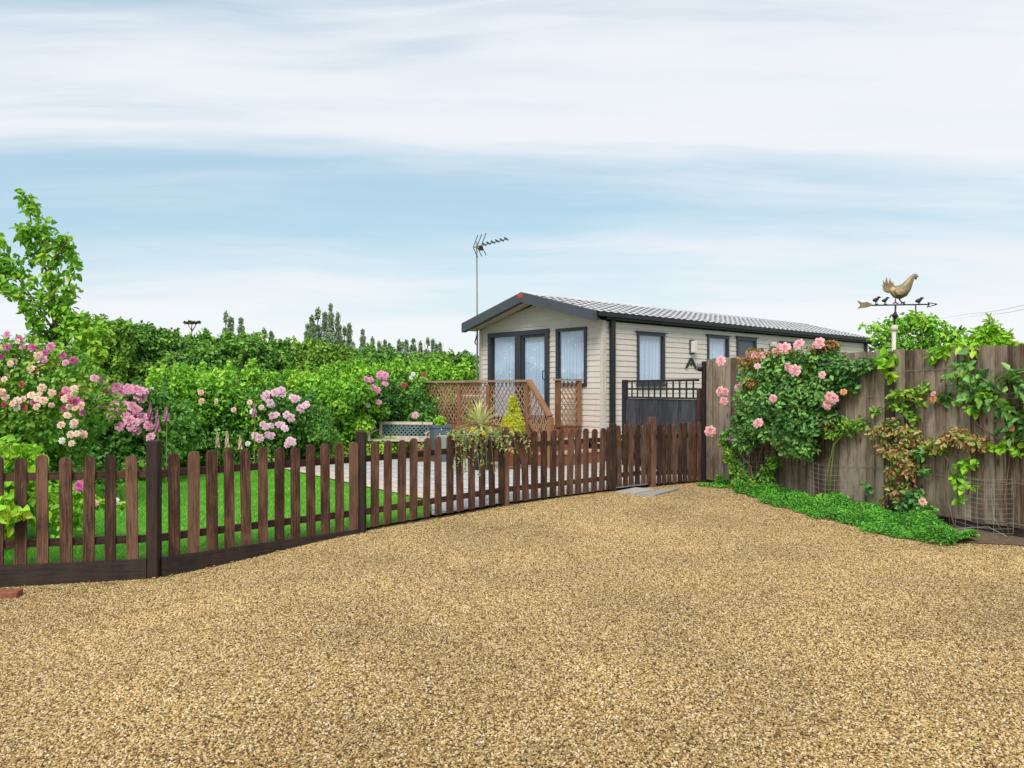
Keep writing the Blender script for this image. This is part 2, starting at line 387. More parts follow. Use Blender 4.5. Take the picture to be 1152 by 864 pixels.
# ================================================================== mesh helpers
class MB:
    def __init__(s):
        s.v, s.f = [], []

    def add(s, verts, faces, mat=None):
        b = len(s.v)
        if mat is not None:
            verts = [mat @ Vector(q) for q in verts]
        s.v += [tuple(q) for q in verts]
        s.f += [tuple(i + b for i in f) for f in faces]

    def box(s, x0, x1, y0, y1, z0, z1, mat=None):
        vs = [(x, y, z) for x in (x0, x1) for y in (y0, y1) for z in (z0, z1)]
        fs = [(0, 1, 3, 2), (4, 6, 7, 5), (0, 4, 5, 1), (2, 3, 7, 6), (0, 2, 6, 4), (1, 5, 7, 3)]
        s.add(vs, fs, mat)

    def cbox(s, x0, x1, y0, y1, z0, z1, c=0.006, mat=None):
        """box with chamfered vertical edges and a chamfered top"""
        o = [(x0 + c, y0), (x1 - c, y0), (x1, y0 + c), (x1, y1 - c), (x1 - c, y1), (x0 + c, y1), (x0, y1 - c), (x0, y0 + c)]
        cx, cy = (x0 + x1) / 2, (y0 + y1) / 2
        ins = [(cx + (a - cx) * (1 - 2 * c / (x1 - x0)), cy + (b - cy) * (1 - 2 * c / (y1 - y0))) for a, b in o]
        vs = [(a, b, z0) for a, b in o] + [(a, b, z1 - c) for a, b in o] + [(a, b, z1) for a, b in ins]
        fs = [tuple(range(7, -1, -1)), tuple(range(16, 24))]
        for k in range(8):
            n = (k + 1) % 8
            fs += [(k, n, 8 + n, 8 + k), (8 + k, 8 + n, 16 + n, 16 + k)]
        s.add(vs, fs, mat)

    def beam(s, a, b, wd, ht, up=(0, 0, 1)):
        a, b = Vector(a), Vector(b)
        d = (b - a).normalized()
        side = d.cross(Vector(up))
        if side.length < 1e-5:
            side = Vector((1, 0, 0))
        side.normalize()
        u2 = side.cross(d).normalized()
        vs = []
        for p in (a, b):
            for i, j in ((-1, -1), (1, -1), (1, 1), (-1, 1)):
                vs.append(p + side * (wd / 2 * i) + u2 * (ht / 2 * j))
        s.add(vs, [(3, 2, 1, 0), (4, 5, 6, 7), (0, 1, 5, 4), (1, 2, 6, 5), (2, 3, 7, 6), (3, 0, 4, 7)])

    def prism(s, pts, y0, y1, mat=None):
        """outline in local x,z extruded along y"""
        n = len(pts)
        vs = [(a, y0, b) for a, b in pts] + [(a, y1, b) for a, b in pts]
        fs = [tuple(range(n)), tuple(range(2 * n - 1, n - 1, -1))]
        for k in range(n):
            m_ = (k + 1) % n
            fs.append((m_, k, n + k, n + m_))
        s.add(vs, fs, mat)

    def tube(s, pts, r, n=6, cap=True):
        pts = [Vector(p) for p in pts]
        rs = r if hasattr(r, '__len__') else [r] * len(pts)
        rings = []
        ref = Vector((0.3, 0.2, 1)).normalized()
        for i, p in enumerate(pts):
            d = (pts[min(i + 1, len(pts) - 1)] - pts[max(i - 1, 0)]).normalized()
            a = d.cross(ref)
            if a.length < 0.05:
                a = d.cross(Vector((1, 0, 0)))
            a.normalize()
            b = d.cross(a)
            rings.append([p + (a * math.cos(2 * PI * k / n) + b * math.sin(2 * PI * k / n)) * rs[i] for k in range(n)])
        vs = [q for rg in rings for q in rg]
        fs = []
        for i in range(len(pts) - 1):
            for k in range(n):
                k2 = (k + 1) % n
                fs.append((i * n + k, i * n + k2, (i + 1) * n + k2, (i + 1) * n + k))
        if cap:
            fs.append(tuple(range(n - 1, -1, -1)))
            fs.append(tuple((len(pts) - 1) * n + k for k in range(n)))
        s.add(vs, fs)

    def lathe(s, prof, n=20, c=(0, 0, 0), mat=None):
        vs, fs = [], []
        for r, z in prof:
            for k in range(n):
                a = 2 * PI * k / n
                vs.append((c[0] + r * math.cos(a), c[1] + r * math.sin(a), c[2] + z))
        for i in range(len(prof) - 1):
            for k in range(n):
                k2 = (k + 1) % n
                fs.append((i * n + k, i * n + k2, (i + 1) * n + k2, (i + 1) * n + k))
        s.add(vs, fs, mat)

    def ball(s, c, rx, ry=None, rz=None, n=12, mat=None):
        ry = ry or rx
        rz = rz or rx
        vs, fs = [], []
        m_ = n // 2
        for i in range(m_ + 1):
            th = PI * i / m_
            rr = max(math.sin(th), 0.002)
            for k in range(n):
                a = 2 * PI * k / n
                vs.append((c[0] + rx * rr * math.cos(a), c[1] + ry * rr * math.sin(a), c[2] - rz * math.cos(th)))
        for i in range(m_):
            for k in range(n):
                k2 = (k + 1) % n
                fs.append((i * n + k, i * n + k2, (i + 1) * n + k2, (i + 1) * n + k))
        s.add(vs, fs, mat)

    def build(s, name, mat, parent=None, smooth=False):
        me = bpy.data.meshes.new(name)
        me.from_pydata(s.v, [], s.f)
        me.update()
        return link(name, me, mat, parent, smooth)


def link(name, me, mat, parent=None, smooth=False):
    if mat is not None:
        me.materials.clear()
        me.materials.append(mat)
    if smooth:
        me.polygons.foreach_set('use_smooth', [True] * len(me.polygons))
    o = bpy.data.objects.new(name, me)
    col.objects.link(o)
    if parent is not None:
        o.parent = parent
    return o


def tri_mesh(name, V, F):
    """numpy verts (n,3), triangles (m,3)"""
    me = bpy.data.meshes.new(name)
    n, m_ = len(V), len(F)
    me.vertices.add(n)
    me.vertices.foreach_set('co', np.ascontiguousarray(V, dtype=np.float32).ravel())
    me.loops.add(m_ * 3)
    me.loops.foreach_set('vertex_index', np.ascontiguousarray(F, dtype=np.int32).ravel())
    me.polygons.add(m_)
    me.polygons.foreach_set('loop_start', np.arange(0, m_ * 3, 3, dtype=np.int32))
    me.update(calc_edges=True)
    return me


def thing(name, label, cat, loc=(0, 0, 0), rz=0.0, group=None):
    o = bpy.data.objects.new(name, None)
    o.empty_display_size = 0.2
    o.location = loc
    o.rotation_euler = (0, 0, rz)
    col.objects.link(o)
    return tag(o, label, cat, group)


def tag(o, label=None, cat=None, group=None, kind=None):
    if label:
        o['label'] = label
    if cat:
        o['category'] = cat
    if group:
        o['group'] = group
    if kind:
        o['kind'] = kind
    return o


def at(px, py, Y):
    """a point at depth Y on a sight line of the survey picture (1152 x 864)"""
    return Vector(((px - 576) / 866 * Y, Y, CAM_H + (437 - py) / 866 * Y))


# ------------------------------------------------------------------ foliage
def unit(a):
    return a / np.maximum(np.linalg.norm(a, axis=1, keepdims=True), 1e-6)


def leaf_mesh(name, Pn, Nn, L, W, rng, up=0.5, rnd=0.7, droop=0.35, fold=0.18, size_var=0.35):
    n = len(Pn)
    nr = unit(Nn * 0.6 + np.array([0, 0, up]) + rng.normal(0, rnd, (n, 3)))
    a = rng.normal(0, 1, (n, 3)) + Nn * 0.5 + np.array([0, 0, -droop])
    a = unit(a - nr * np.sum(a * nr, axis=1, keepdims=True))
    b = np.cross(nr, a)
    s = (1 + rng.uniform(-size_var, size_var, (n, 1)))
    l, wd = L * s, W * s * (1 + rng.uniform(-0.15, 0.15, (n, 1)))
    V = np.empty((n, 6, 3))
    V[:, 0] = Pn
    V[:, 1] = Pn + a * l * 0.38 + b * wd * 0.5 + nr * wd * fold
    V[:, 2] = Pn + a * l * 0.78 + b * wd * 0.30 + nr * wd * fold * 0.5 - nr * l * 0.05
    V[:, 3] = Pn + a * l - nr * l * 0.16
    V[:, 4] = Pn + a * l * 0.78 - b * wd * 0.30 + nr * wd * fold * 0.5 - nr * l * 0.05
    V[:, 5] = Pn + a * l * 0.38 - b * wd * 0.5 + nr * wd * fold
    base = (np.arange(n) * 6)[:, None, None]
    T = np.array([[0, 1, 2], [0, 2, 3], [0, 3, 4], [0, 4, 5]])[None]
    return tri_mesh(name, V.reshape(-1, 3), (base + T).reshape(-1, 3))


def cloud(clumps, n, rng, shell=0.5, zmin=0.0, squash=None):
    """points and outward normals spread through a list of ellipsoids (cx,cy,cz,rx,ry,rz)"""
    C = np.array(clumps, dtype=float)
    area = (C[:, 3] * C[:, 4] + C[:, 3] * C[:, 5] + C[:, 4] * C[:, 5])
    idx = rng.choice(len(C), n, p=area / area.sum())
    d = unit(rng.normal(0, 1, (n, 3)))
    rad = shell + (1 - shell) * np.sqrt(rng.random((n, 1)))
    rad *= 1 + rng.normal(0, 0.05, (n, 1))
    Pn = C[idx, :3] + d * C[idx, 3:6] * rad
    N = unit(d / C[idx, 3:6])
    k = Pn[:, 2] > zmin
    return Pn[k], N[k]


def lumps(rng, path, half, zlo, top, count, rmin, rmax):
    """clumps for a hedge along a ground path; top(t) is its height"""
    out = []
    P_ = np.array(path, dtype=float)
    seg = np.linalg.norm(np.diff(P_, axis=0), axis=1)
    cum = np.concatenate([[0], np.cumsum(seg)]) / seg.sum()
    for _ in range(count):
        t_ = rng.random()
        cx, cy = np.interp(t_, cum, P_[:, 0]), np.interp(t_, cum, P_[:, 1])
        r = rng.uniform(rmin, rmax)
        h = top(t_) - r * 0.75
        u_ = rng.random()
        cz = zlo + (h - zlo) * u_ ** 0.6
        k = half * math.sqrt(max(0.0, 1.05 - (max(0, cz - zlo) / max(0.3, top(t_) - zlo)) ** 2.5))
        ang = rng.uniform(0, 2 * PI)
        q = k * math.sqrt(rng.random())
        out.append((cx + q * math.cos(ang), cy + q * math.sin(ang), cz, r, r, r * rng.uniform(0.7, 1.0)))
    return out


def rose_mesh(name, rad, rng, flat=0.75):
    """a double bloom: rings of cupped petals round a bud"""
    V, F = [], []
    for ring, (cnt, r0, tilt, ht) in enumerate([(7, 1.0, 0.25, 0.05), (7, 0.82, 0.55, 0.20), (6, 0.60, 0.85, 0.32), (5, 0.40, 1.15, 0.40), (3, 0.20, 1.4, 0.46)]):
        for k in range(cnt):
            a0 = 2 * PI * (k + rng.random() * 0.4) / cnt + ring * 0.6
            hw = PI / cnt * 1.25
            g = []
            for i in range(4):
                u_ = i / 3
                for j in range(4):
                    v_ = j / 3 * 2 - 1
                    wv = math.sin(PI * (0.18 + 0.72 * u_)) if i else 0.35
                    a = a0 + v_ * hw * wv
                    rr = rad * (r0 * (0.15 + 0.85 * math.cos(tilt * u_ * 0.9) * u_ ** 0.8))
                    zz = rad * (ht * 0.6 + math.sin(tilt) * r0 * u_ * flat - 0.10 * v_ * v_ * u_ + (0.06 * math.sin(3 * v_ + k) if i == 3 else 0)) - rad * 0.12 * (1 if i == 3 and ring < 2 else 0)
                    g.append((rr * math.cos(a), rr * math.sin(a), zz))
            b = len(V)
            V += g
            for i in range(3):
                for j in range(3):
                    q = b + i * 4 + j
                    F.append((q, q + 1, q + 5, q + 4))
    me = bpy.data.meshes.new(name)
    me.from_pydata(V, [], F)
    me.update()
    me.polygons.foreach_set('use_smooth', [True] * len(me.polygons))
    return me


_rng = np.random.default_rng(3)
ROSE = {}
for key in ('pink', 'pale', 'salmon', 'cream', 'magenta', 'white', 'apricot', 'red'):
    ROSE[key] = []
    for q in range(2):
        me = rose_mesh('rose_bloom', 1.0, random.Random(len(ROSE) * 7 + q))
        me.materials.append(P[key])
        ROSE[key].append(me)


def bloom(kind, pos, face, size, parent, name='blossom'):
    o = bpy.data.objects.new(name, ROSE[kind][random.randrange(2)])
    col.objects.link(o)
    o.parent = parent
    d = Vector(face) + Vector((random.gauss(0, .25), random.gauss(0, .25), random.gauss(0, .2)))
    o.rotation_euler = (d.to_track_quat('Z', 'Y') @ Quaternion((0, 0, 1), random.uniform(0, 6.28))).to_euler()
    s = size * random.uniform(0.85, 1.15)
    o.scale = (s, s, s * random.uniform(0.8, 1.1))
    o.location = Vector(pos) - parent.location
    return o


def plant_leaves(name, clumps, n, L, W, mat, parent, seed, **kw):
    """foliage in world coordinates shifted into the frame of its (unrotated) parent"""
    rng = np.random.default_rng(seed)
    ck = {k: kw.pop(k) for k in ('shell', 'zmin') if k in kw}
    Pn, N = cloud(clumps, n, rng, **ck)
    Pn = Pn - np.array(parent.location)
    me = leaf_mesh(name, Pn, N, L, W, rng, **kw)
    return link(name, me, mat, parent)


def stems(name, paths, r, mat, parent, n=5):
    b = MB()
    off = parent.location
    for p in paths:
        pts = [Vector(q) - off for q in p]
        b.tube(pts, [r * (1 - 0.6 * i / max(1, len(pts) - 1)) for i in range(len(pts))], n)
    return b.build(name, mat, parent, True)


def bush_stems(cx, cy, base, top, spread, k, rng):
    out = []
    for _ in range(k):
        a = rng.uniform(0, 6.28)
        q = rng.uniform(0.3, 1) * spread
        out.append([(cx + 0.08 * math.cos(a), cy + 0.08 * math.sin(a), base), (cx + q * 0.4 * math.cos(a), cy + q * 0.4 * math.sin(a), base + (top - base) * 0.5), (cx + q * math.cos(a), cy + q * math.sin(a), base + (top - base) * rng.uniform(0.75, 0.95))])
    return out


# ================================================================== SETTING
def smooth(a, b, v_):
    q = min(1, max(0, (v_ - a) / (b - a)))
    return q * q * (3 - 2 * q)


def gz(x_, y_):
    """height of the gravel: it dips towards the left end of the picket fence"""
    return -0.028 - 0.140 * smooth(-1.3, -3.0, x_) - 0.060 * smooth(10.8, 7.0, y_) * smooth(-1.5, 1.0, x_) + 0.006 * math.sin(x_ * 1.3 + y_ * 0.7)


b = MB()
b.add([(-900, -300, -0.32), (900, -300, -0.32), (900, 1500, -0.32), (-900, 1500, -0.32)], [(0, 1, 2, 3)])
tag(b.build('ground', M['field']), kind='structure')

# picket fence line on plan
FA0, P1, P2, P3, G1, G2, FE = (-6.6, 5.62), (-3.0, 6.45), (-1.53, 7.80), (-0.08, 9.56), (1.42, 10.85), (2.07, 11.38), (2.93, 11.93)
BF0 = Vector((3.02, 11.9))
BFD = (Vector((5.13, 7.71)) - BF0).normalized()
BFN = Vector((BFD.y, -BFD.x))           # towards the drive
if BFN.x > 0:
    BFN = -BFN
FL = [FA0, P1, P2, P3, G1, G2, FE]


def fence_y(x_):
    for a, c in zip(FL, FL[1:]):
        if a[0] <= x_ <= c[0]:
            return a[1] + (c[1] - a[1]) * (x_ - a[0]) / (c[0] - a[0])
    if x_ < FA0[0]:
        return FA0[1]
    return FE[1] - (x_ - FE[0]) * 1.985


def grid_sheet(name, mat, x0, x1, nx, y0, ytop, ny, zf, dz=0.0):
    V, F = [], []
    for i in range(nx + 1):
        xx = x0 + (x1 - x0) * i / nx
        yt = ytop(xx)
        for j in range(ny + 1):
            yy = y0 + (yt - y0) * j / ny
            V.append((xx, yy, zf(xx, yy) + dz))
    for i in range(nx):
        for j in range(ny):
            q = i * (ny + 1) + j
            F.append((q, q + ny + 1, q + ny + 2, q + 1))
    me = bpy.data.meshes.new(name)
    me.from_pydata(V, [], F)
    me.update()
    return link(name, me, mat, None, True)


gv = grid_sheet('gravel_drive', M['gravel'], -9, 9, 90, -3.0, lambda q: fence_y(q) + 0.14 if q < 3.0 else max(1.5, fence_y(q) + 0.15), 60, gz)
tag(gv, kind='structure')

# loose stones over the drive (geometry nodes, one piece of stuff)
st = grid_sheet('gravel_stones', M['stones'], -6.2, 5.6, 50, 2.35, lambda q: min(fence_y(q) - 0.03, 12) if q < 3.0 else max(2.5, fence_y(q) - 0.02), 40, gz, 0.001)
tag(st, 'loose golden gravel stones covering the whole drive', 'gravel', kind='stuff')
ng = bpy.data.node_groups.new('stones', 'GeometryNodeTree')
ng.interface.new_socket('Geometry', in_out='INPUT', socket_type='NodeSocketGeometry')
ng.interface.new_socket('Geometry', in_out='OUTPUT', socket_type='NodeSocketGeometry')
gi = ng.nodes.new('NodeGroupInput')
go = ng.nodes.new('NodeGroupOutput')
N_ = ng.nodes.new
dp = N_('GeometryNodeDistributePointsOnFaces'); dp.inputs['Density'].default_value = 8500; dp.inputs['Seed'].default_value = 5
ico = N_('GeometryNodeMeshIcoSphere'); ico.inputs['Radius'].default_value = 1.0; ico.inputs['Subdivisions'].default_value = 2
spn = N_('GeometryNodeSetPosition')
noi = N_('ShaderNodeTexNoise'); noi.inputs['Scale'].default_value = 1.4
vm = N_('ShaderNodeVectorMath'); vm.operation = 'SUBTRACT'; vm.inputs[1].default_value = (0.5, 0.5, 0.5)
vs_ = N_('ShaderNodeVectorMath'); vs_.operation = 'SCALE'; vs_.inputs['Scale'].default_value = 1.1
inst = N_('GeometryNodeInstanceOnPoints')
rrot = N_('FunctionNodeRandomValue'); rrot.data_type = 'FLOAT_VECTOR'; rrot.inputs[0].default_value = (-0.5, -0.5, 0); rrot.inputs[1].default_value = (0.5, 0.5, 6.28)
rsc = N_('FunctionNodeRandomValue'); rsc.data_type = 'FLOAT_VECTOR'; rsc.inputs[0].default_value = (0.0032, 0.0029, 0.0022); rsc.inputs[1].default_value = (0.0080, 0.0064, 0.0046); rsc.inputs['Seed'].default_value = 9
sm_ = N_('GeometryNodeSetMaterial'); sm_.inputs['Material'].default_value = M['stones']
L_ = ng.links.new
L_(gi.outputs[0], dp.inputs['Mesh']); L_(dp.outputs['Points'], inst.inputs['Points'])
L_(ico.outputs['Mesh'], spn.inputs['Geometry']); L_(noi.outputs['Color'], vm.inputs[0]); L_(vm.outputs[0], vs_.inputs[0]); L_(vs_.outputs[0], spn.inputs['Offset'])
L_(spn.outputs['Geometry'], sm_.inputs['Geometry']); L_(sm_.outputs['Geometry'], inst.inputs['Instance'])
L_(rrot.outputs[0], inst.inputs['Rotation']); L_(rsc.outputs[0], inst.inputs['Scale'])
L_(inst.outputs[0], go.inputs[0])
mod = st.modifiers.new('stones', 'NODES')
mod.node_group = ng

# lawn and patio
edge0, edge1 = (-5.35, 15.3), (-1.02, 9.76)


def flat(name, pts, z_, mat):
    bb = MB()
    bb.add([(p[0], p[1], z_) for p in pts], [tuple(range(len(pts)))])
    return tag(bb.build(name, mat), kind='structure')


off = 0.045
flat('lawn', [(-9, 5.70), (FA0[0], FA0[1] + off), (P1[0], P1[1] + off), (P2[0], P2[1] + 0.06), (-0.94, 8.62), edge1, edge0, (-9, 16)], -0.012, M['lawn'])
flat('patio', [(-0.90, 8.64), (P3[0], P3[1] + 0.05), (G1[0], G1[1] + 0.05), (G2[0], G2[1] + 0.05), (3.0, 12.05), (4.0, 14.0), (5, 22), (-2, 22), edge0, edge1], 0.0, M['patio'])
ed = Vector((edge1[0] - edge0[0], edge1[1] - edge0[1])).normalized()
en = Vector((-ed.y, ed.x))
bw = 0.62
flat('patio_border', [edge1, (edge1[0] + en.x * bw, edge1[1] + en.y * bw), (edge0[0] + en.x * bw, edge0[1] + en.y * bw), edge0], 0.004, M['patio_border'])

# mown grass blades
rng = np.random.default_rng(11)
n = 60000
gx = rng.uniform(-7.2, -0.9, n)
gy = rng.uniform(5.8, 15.0, n)
fy = np.array([fence_y(q) for q in gx])
tl = (gx - edge0[0]) * ed.y - (gy - edge0[1]) * ed.x
ok = (gy > fy + 0.07) & (tl > 0.03) & (gy < 12.2 + (gx + 6) * 1.0 + 1.6)
gx, gy = gx[ok], gy[ok]
n = len(gx)
a = rng.uniform(0, 2 * PI, n)
h = rng.uniform(0.02, 0.045, n)
lean = rng.normal(0, 0.018, (n, 2))
V = np.empty((n, 3, 3))
V[:, 0] = np.stack([gx - 0.004 * np.cos(a), gy - 0.004 * np.sin(a), np.full(n, -0.012)], 1)
V[:, 1] = np.stack([gx + 0.004 * np.cos(a), gy + 0.004 * np.sin(a), np.full(n, -0.012)], 1)
V[:, 2] = np.stack([gx + lean[:, 0], gy + lean[:, 1], -0.012 + h], 1)
tag(link('grass', tri_mesh('grass', V.reshape(-1, 3), np.arange(n * 3).reshape(-1, 3)), M['blade']), 'short bright green grass blades of the lawn', 'grass', kind='stuff')

# ================================================================== CABIN (static holiday home)
CW, CL = 3.70, 11.40                 # width, length
FZ = 0.35                            # underside of cladding
EAVE, APEX = 2.80, 3.20
cab = thing('holiday_cabin', 'long cream clad holiday cabin with charcoal trim and pale tiled roof', 'cabin', (1.75, 14.86, 0), math.atan2(0.665, 0.747))
BH, PROUD = 0.108, 0.012


def clad(bm_, width, holes, topf, place):
    """lap boards; place(s, out, z) -> local point; topf(z) -> (s0,s1) allowed range at height z"""
    zmax = APEX + 0.02
    z0 = FZ
    while z0 < zmax:
        z1 = min(z0 + BH, zmax)
        cuts = sorted({z0, z1} | {h_[2] for h_ in holes if z0 < h_[2] < z1} | {h_[3] for h_ in holes if z0 < h_[3] < z1})
        for za, zb in zip(cuts, cuts[1:]):
            zm = (za + zb) / 2
            r0, r1 = topf(za), topf(zb)
            if r0 is None or r1 is None:
                continue
            xs = [(0.0, 1.0)]
            spans = []
            lo, hi = r0
            cur = lo
            for h_ in sorted(holes):
                if h_[2] < zm < h_[3] and h_[1] > cur:
                    if h_[0] > cur:
                        spans.append((cur, h_[0]))
                    cur = h_[1]
            if cur < hi:
                spans.append((cur, hi))
            oa = PROUD * (1 - (za - z0) / BH)
            ob = PROUD * (1 - (zb - z0) / BH)
            for s0, s1 in spans:
                t0, t1 = max(s0, r1[0]) if s0 == lo else s0, min(s1, r1[1]) if s1 == hi else s1
                # small return under the board, then the sloping face
                bm_.add([place(s0, 0, za), place(s1, 0, za), place(s1, oa, za), place(s0, oa, za), place(t1, ob, zb), place(t0, ob, zb)], [(0, 1, 2, 3), (3, 2, 4, 5)])
        z0 = z1


SLOPE = (APEX - EAVE) / (CW / 2)


def gable(z_):
    if z_ <= EAVE:
        return (0.0, CW)
    k = (z_ - EAVE) / SLOPE
    return (k, CW - k) if k < CW / 2 else (CW / 2 - 0.001, CW / 2 + 0.001)


def straight(z_):
    return (0.0, CL) if z_ <= EAVE + 0.001 else None


DOOR = (1.45, 3.41, 0.70, 2.66)
FWIN = (0.40, 1.25, 1.46, 2.64)
SW = [(1.02, 1.92, 1.52, 2.56), (3.47, 4.32, 1.56, 2.61), (6.66, 7.28, 1.95, 2.58), (8.6, 9.5, 1.56, 2.58)]
SDOOR = (4.65, 5.50, 0.70, 2.62)
fw = MB(); clad(fw, CW, [DOOR, FWIN], gable, lambda s, o, z_: (-o, s, z_))
fw.build('front_wall', M['cladding'], cab)
sw_ = MB(); clad(sw_, CL, SW + [SDOOR], straight, lambda s, o, z_: (s, -o, z_))
sw_.build('side_wall', M['cladding'], cab)
ow = MB()
clad(ow, CW, [], gable, lambda s, o, z_: (CL + o, s, z_))
clad(ow, CL, [], straight, lambda s, o, z_: (s, CW + o, z_))
ow.build('rear_wall', M['cladding'], cab)
sk = MB(); sk.box(0.03, CL - 0.03, 0.03, CW - 0.03, 0.0, FZ + 0.05)
sk.build('skirt', M['charcoal'], cab)


def ring_frame(bb, s0, s1, z0, z1, wd, o0, o1, place):
    def bx(a0, a1, c0, c1):
        pts = [place(a, o, c) for a in (a0, a1) for o in (o0, o1) for c in (c0, c1)]
        bb.add(pts, [(0, 1, 3, 2), (4, 6, 7, 5), (0, 4, 5, 1), (2, 3, 7, 6), (0, 2, 6, 4), (1, 5, 7, 3)])
    bx(s0, s0 + wd, z0, z1)
    bx(s1 - wd, s1, z0, z1)
    bx(s0 + wd, s1 - wd, z0, z0 + wd)
    bx(s0 + wd, s1 - wd, z1 - wd, z1)


def curtain(bb, s0, s1, z0, z1, depth, place, amp=0.026, waves=9):
    nn = 64
    pts, fs = [], []
    for i in range(nn + 1):
        q = i / nn
        s = s0 + (s1 - s0) * q
        o = -depth + amp * math.sin(q * waves * 2 * PI + 1.3 * math.sin(q * 9)) * (0.6 + 0.4 * math.sin(q * 7 + s0))
        pts += [place(s, o, z0), place(s, o * 1.0, z1)]
    for i in range(nn):
        fs.append((2 * i, 2 * i + 2, 2 * i + 3, 2 * i + 1))
    bb.add(pts, fs)


PF = lambda s, o, z_: (-o, s, z_)
PS = lambda s, o, z_: (s, -o, z_)


def window(rect, place, wd=0.055, drip=False, waves=8):
    s0, s1, z0, z1 = rect
    f_ = MB(); ring_frame(f_, s0, s1, z0, z1, wd, -0.06, 0.038, place)
    if drip:
        pts = [place(a, o, c) for a in (s0 - 0.06, s1 + 0.06) for o in (0.0, 0.06) for c in (z1 + 0.003, z1 + 0.022)]
        f_.add(pts, [(0, 1, 3, 2), (4, 6, 7, 5), (0, 4, 5, 1), (2, 3, 7, 6), (0, 2, 6, 4), (1, 5, 7, 3)])
        pts = [place(a, o, c) for a in (s0 - 0.02, s1 + 0.02) for o in (0.0, 0.07) for c in (z0 - 0.055, z0 - 0.003)]
        f_.add(pts, [(0, 1, 3, 2), (4, 6, 7, 5), (0, 4, 5, 1), (2, 3, 7, 6), (0, 2, 6, 4), (1, 5, 7, 3)])
    fo = f_.build('window', M['charcoal'], cab)
    g = MB(); g.add([place(s0 + wd, 0.0, z0 + wd), place(s1 - wd, 0.0, z0 + wd), place(s1 - wd, 0.0, z1 - wd), place(s0 + wd, 0.0, z1 - wd)], [(0, 1, 2, 3)])
    if place is PF:
        g.f = [f_[::-1] for f_ in g.f]
    g.build('pane', M['glass'], fo)
    c = MB(); curtain(c, s0 + 0.02, s1 - 0.02, z0 + 0.02, z1 - 0.02, 0.055, place, waves=waves)
    c.build('curtain', M['curtain'], fo, True)
    return fo


window(FWIN, PF, 0.065, waves=9)
for r_ in SW:
    window(r_, PS, 0.055, True, 7)
# sliding patio door, two leaves
df = MB()
s0, s1, z0, z1 = DOOR
ring_frame(df, s0, s1, z0, z1, 0.10, -0.08, 0.045, PF)
df.box(-0.043, 0.08, 2.32, 2.50, z0 + 0.1, z1 - 0.1)
dfo = df.build('sliding_door', M['charcoal'], cab)
lf = MB(); ring_frame(lf, s0 + 0.1, 2.32, z0 + 0.1, z1 - 0.1, 0.055, -0.05, 0.012, PF)
lf.build('door_leaf', M['charcoal'], dfo)
for a1, a0 in ((s0 + 0.155, 2.32 - 0.055), (2.50, s1 - 0.1)):
    g = MB(); g.add([PF(a0, -0.02, z0 + 0.12), PF(a1, -0.02, z0 + 0.12), PF(a1, -0.02, z1 - 0.1), PF(a0, -0.02, z1 - 0.1)], [(0, 1, 2, 3)])
    g.build('pane', M['glass'], dfo)
    c = MB(); curtain(c, a1 - 0.02, a0 + 0.02, z0 + 0.1, z1 - 0.1, 0.085, PF, 0.03, 9)
    c.build('curtain', M['curtain'], dfo, True)
hb = MB(); hb.tube([(-0.02, 1.58, 1.60), (-0.085, 1.58, 1.62), (-0.085, 1.58, 1.78), (-0.02, 1.58, 1.80)], 0.012, 6)
hb.build('door_handle', M['black'], dfo, True)
# side entrance door
sdm = MB(); ring_frame(sdm, *SDOOR, 0.07, -0.06, 0.038, PS)
pts = [PS(a, o, c) for a in (SDOOR[0] - 0.05, SDOOR[1] + 0.05) for o in (0.0, 0.06) for c in (SDOOR[3] + 0.003, SDOOR[3] + 0.022)]
sdm.add(pts, [(0, 1, 3, 2), (4, 6, 7, 5), (0, 4, 5, 1), (2, 3, 7, 6), (0, 2, 6, 4), (1, 5, 7, 3)])
sdo = sdm.build('side_door', M['charcoal'], cab)
pl = MB(); pl.box(SDOOR[0] + 0.07, SDOOR[1] - 0.07, 0.0, 0.05, SDOOR[2] + 0.07, SDOOR[3] - 0.07)
pl.build('door_panel', mat_plain('grey_green_door', (0.075, 0.095, 0.105), 0.35), sdo)

# roof: tile-effect sheet with waves along its length and steps up the slope
OV, SO = 0.42, 0.13
RP = (3.385 - 2.87) / (CW / 2 + SO)
rf = MB()
courses = 7
slope_w = CW / 2 + SO
for sgn in (1, -1):
    xs = []
    xx = -OV + 0.02
    while xx < CL + 0.2:
        for q in (0, 0.045, 0.09, 0.135, 0.18):
            xs.append((xx + q, {0: 0.0, 0.045: 0.010, 0.09: 0.014, 0.135: 0.008, 0.18: -0.003}[q]))
        xx += 0.215
    V, F = [], []
    rows = []
    for c in range(courses):
        rows += [(c / courses - (0.020 if c else 0.0), 0.021), ((c + 1) / courses, 0.0)]
    for xx, wz in xs:
        for q, lift in rows:
            d = slope_w * (1 - q)
            yy = CW / 2 - sgn * d
            V.append((xx, yy, 3.385 - RP * d + lift + wz * (1 - q * 0.0)))
    nr = len(rows)
    for i in range(len(xs) - 1):
        for j in range(0, nr - 1, 2):
            q = i * nr + j
            f_ = (q, q + nr, q + nr + 1, q + 1)
            F.append(f_ if sgn > 0 else f_[::-1])
    rf.add(V, F)
ro = rf.build('roof', M['roof'], cab)
un = MB()
Y0, Y1 = -SO, CW + SO
zt = 3.385 - RP * slope_w
un.add([(-OV + 0.03, Y0, zt - 0.03), (CL + 0.18, Y0, zt - 0.03), (CL + 0.18, CW / 2, 3.355), (-OV + 0.03, CW / 2, 3.355), (-OV + 0.03, Y1, zt - 0.03), (CL + 0.18, Y1, zt - 0.03)], [(0, 3, 2, 1), (3, 4, 5, 2)])
un.build('soffit', M['cream_trim'], cab)
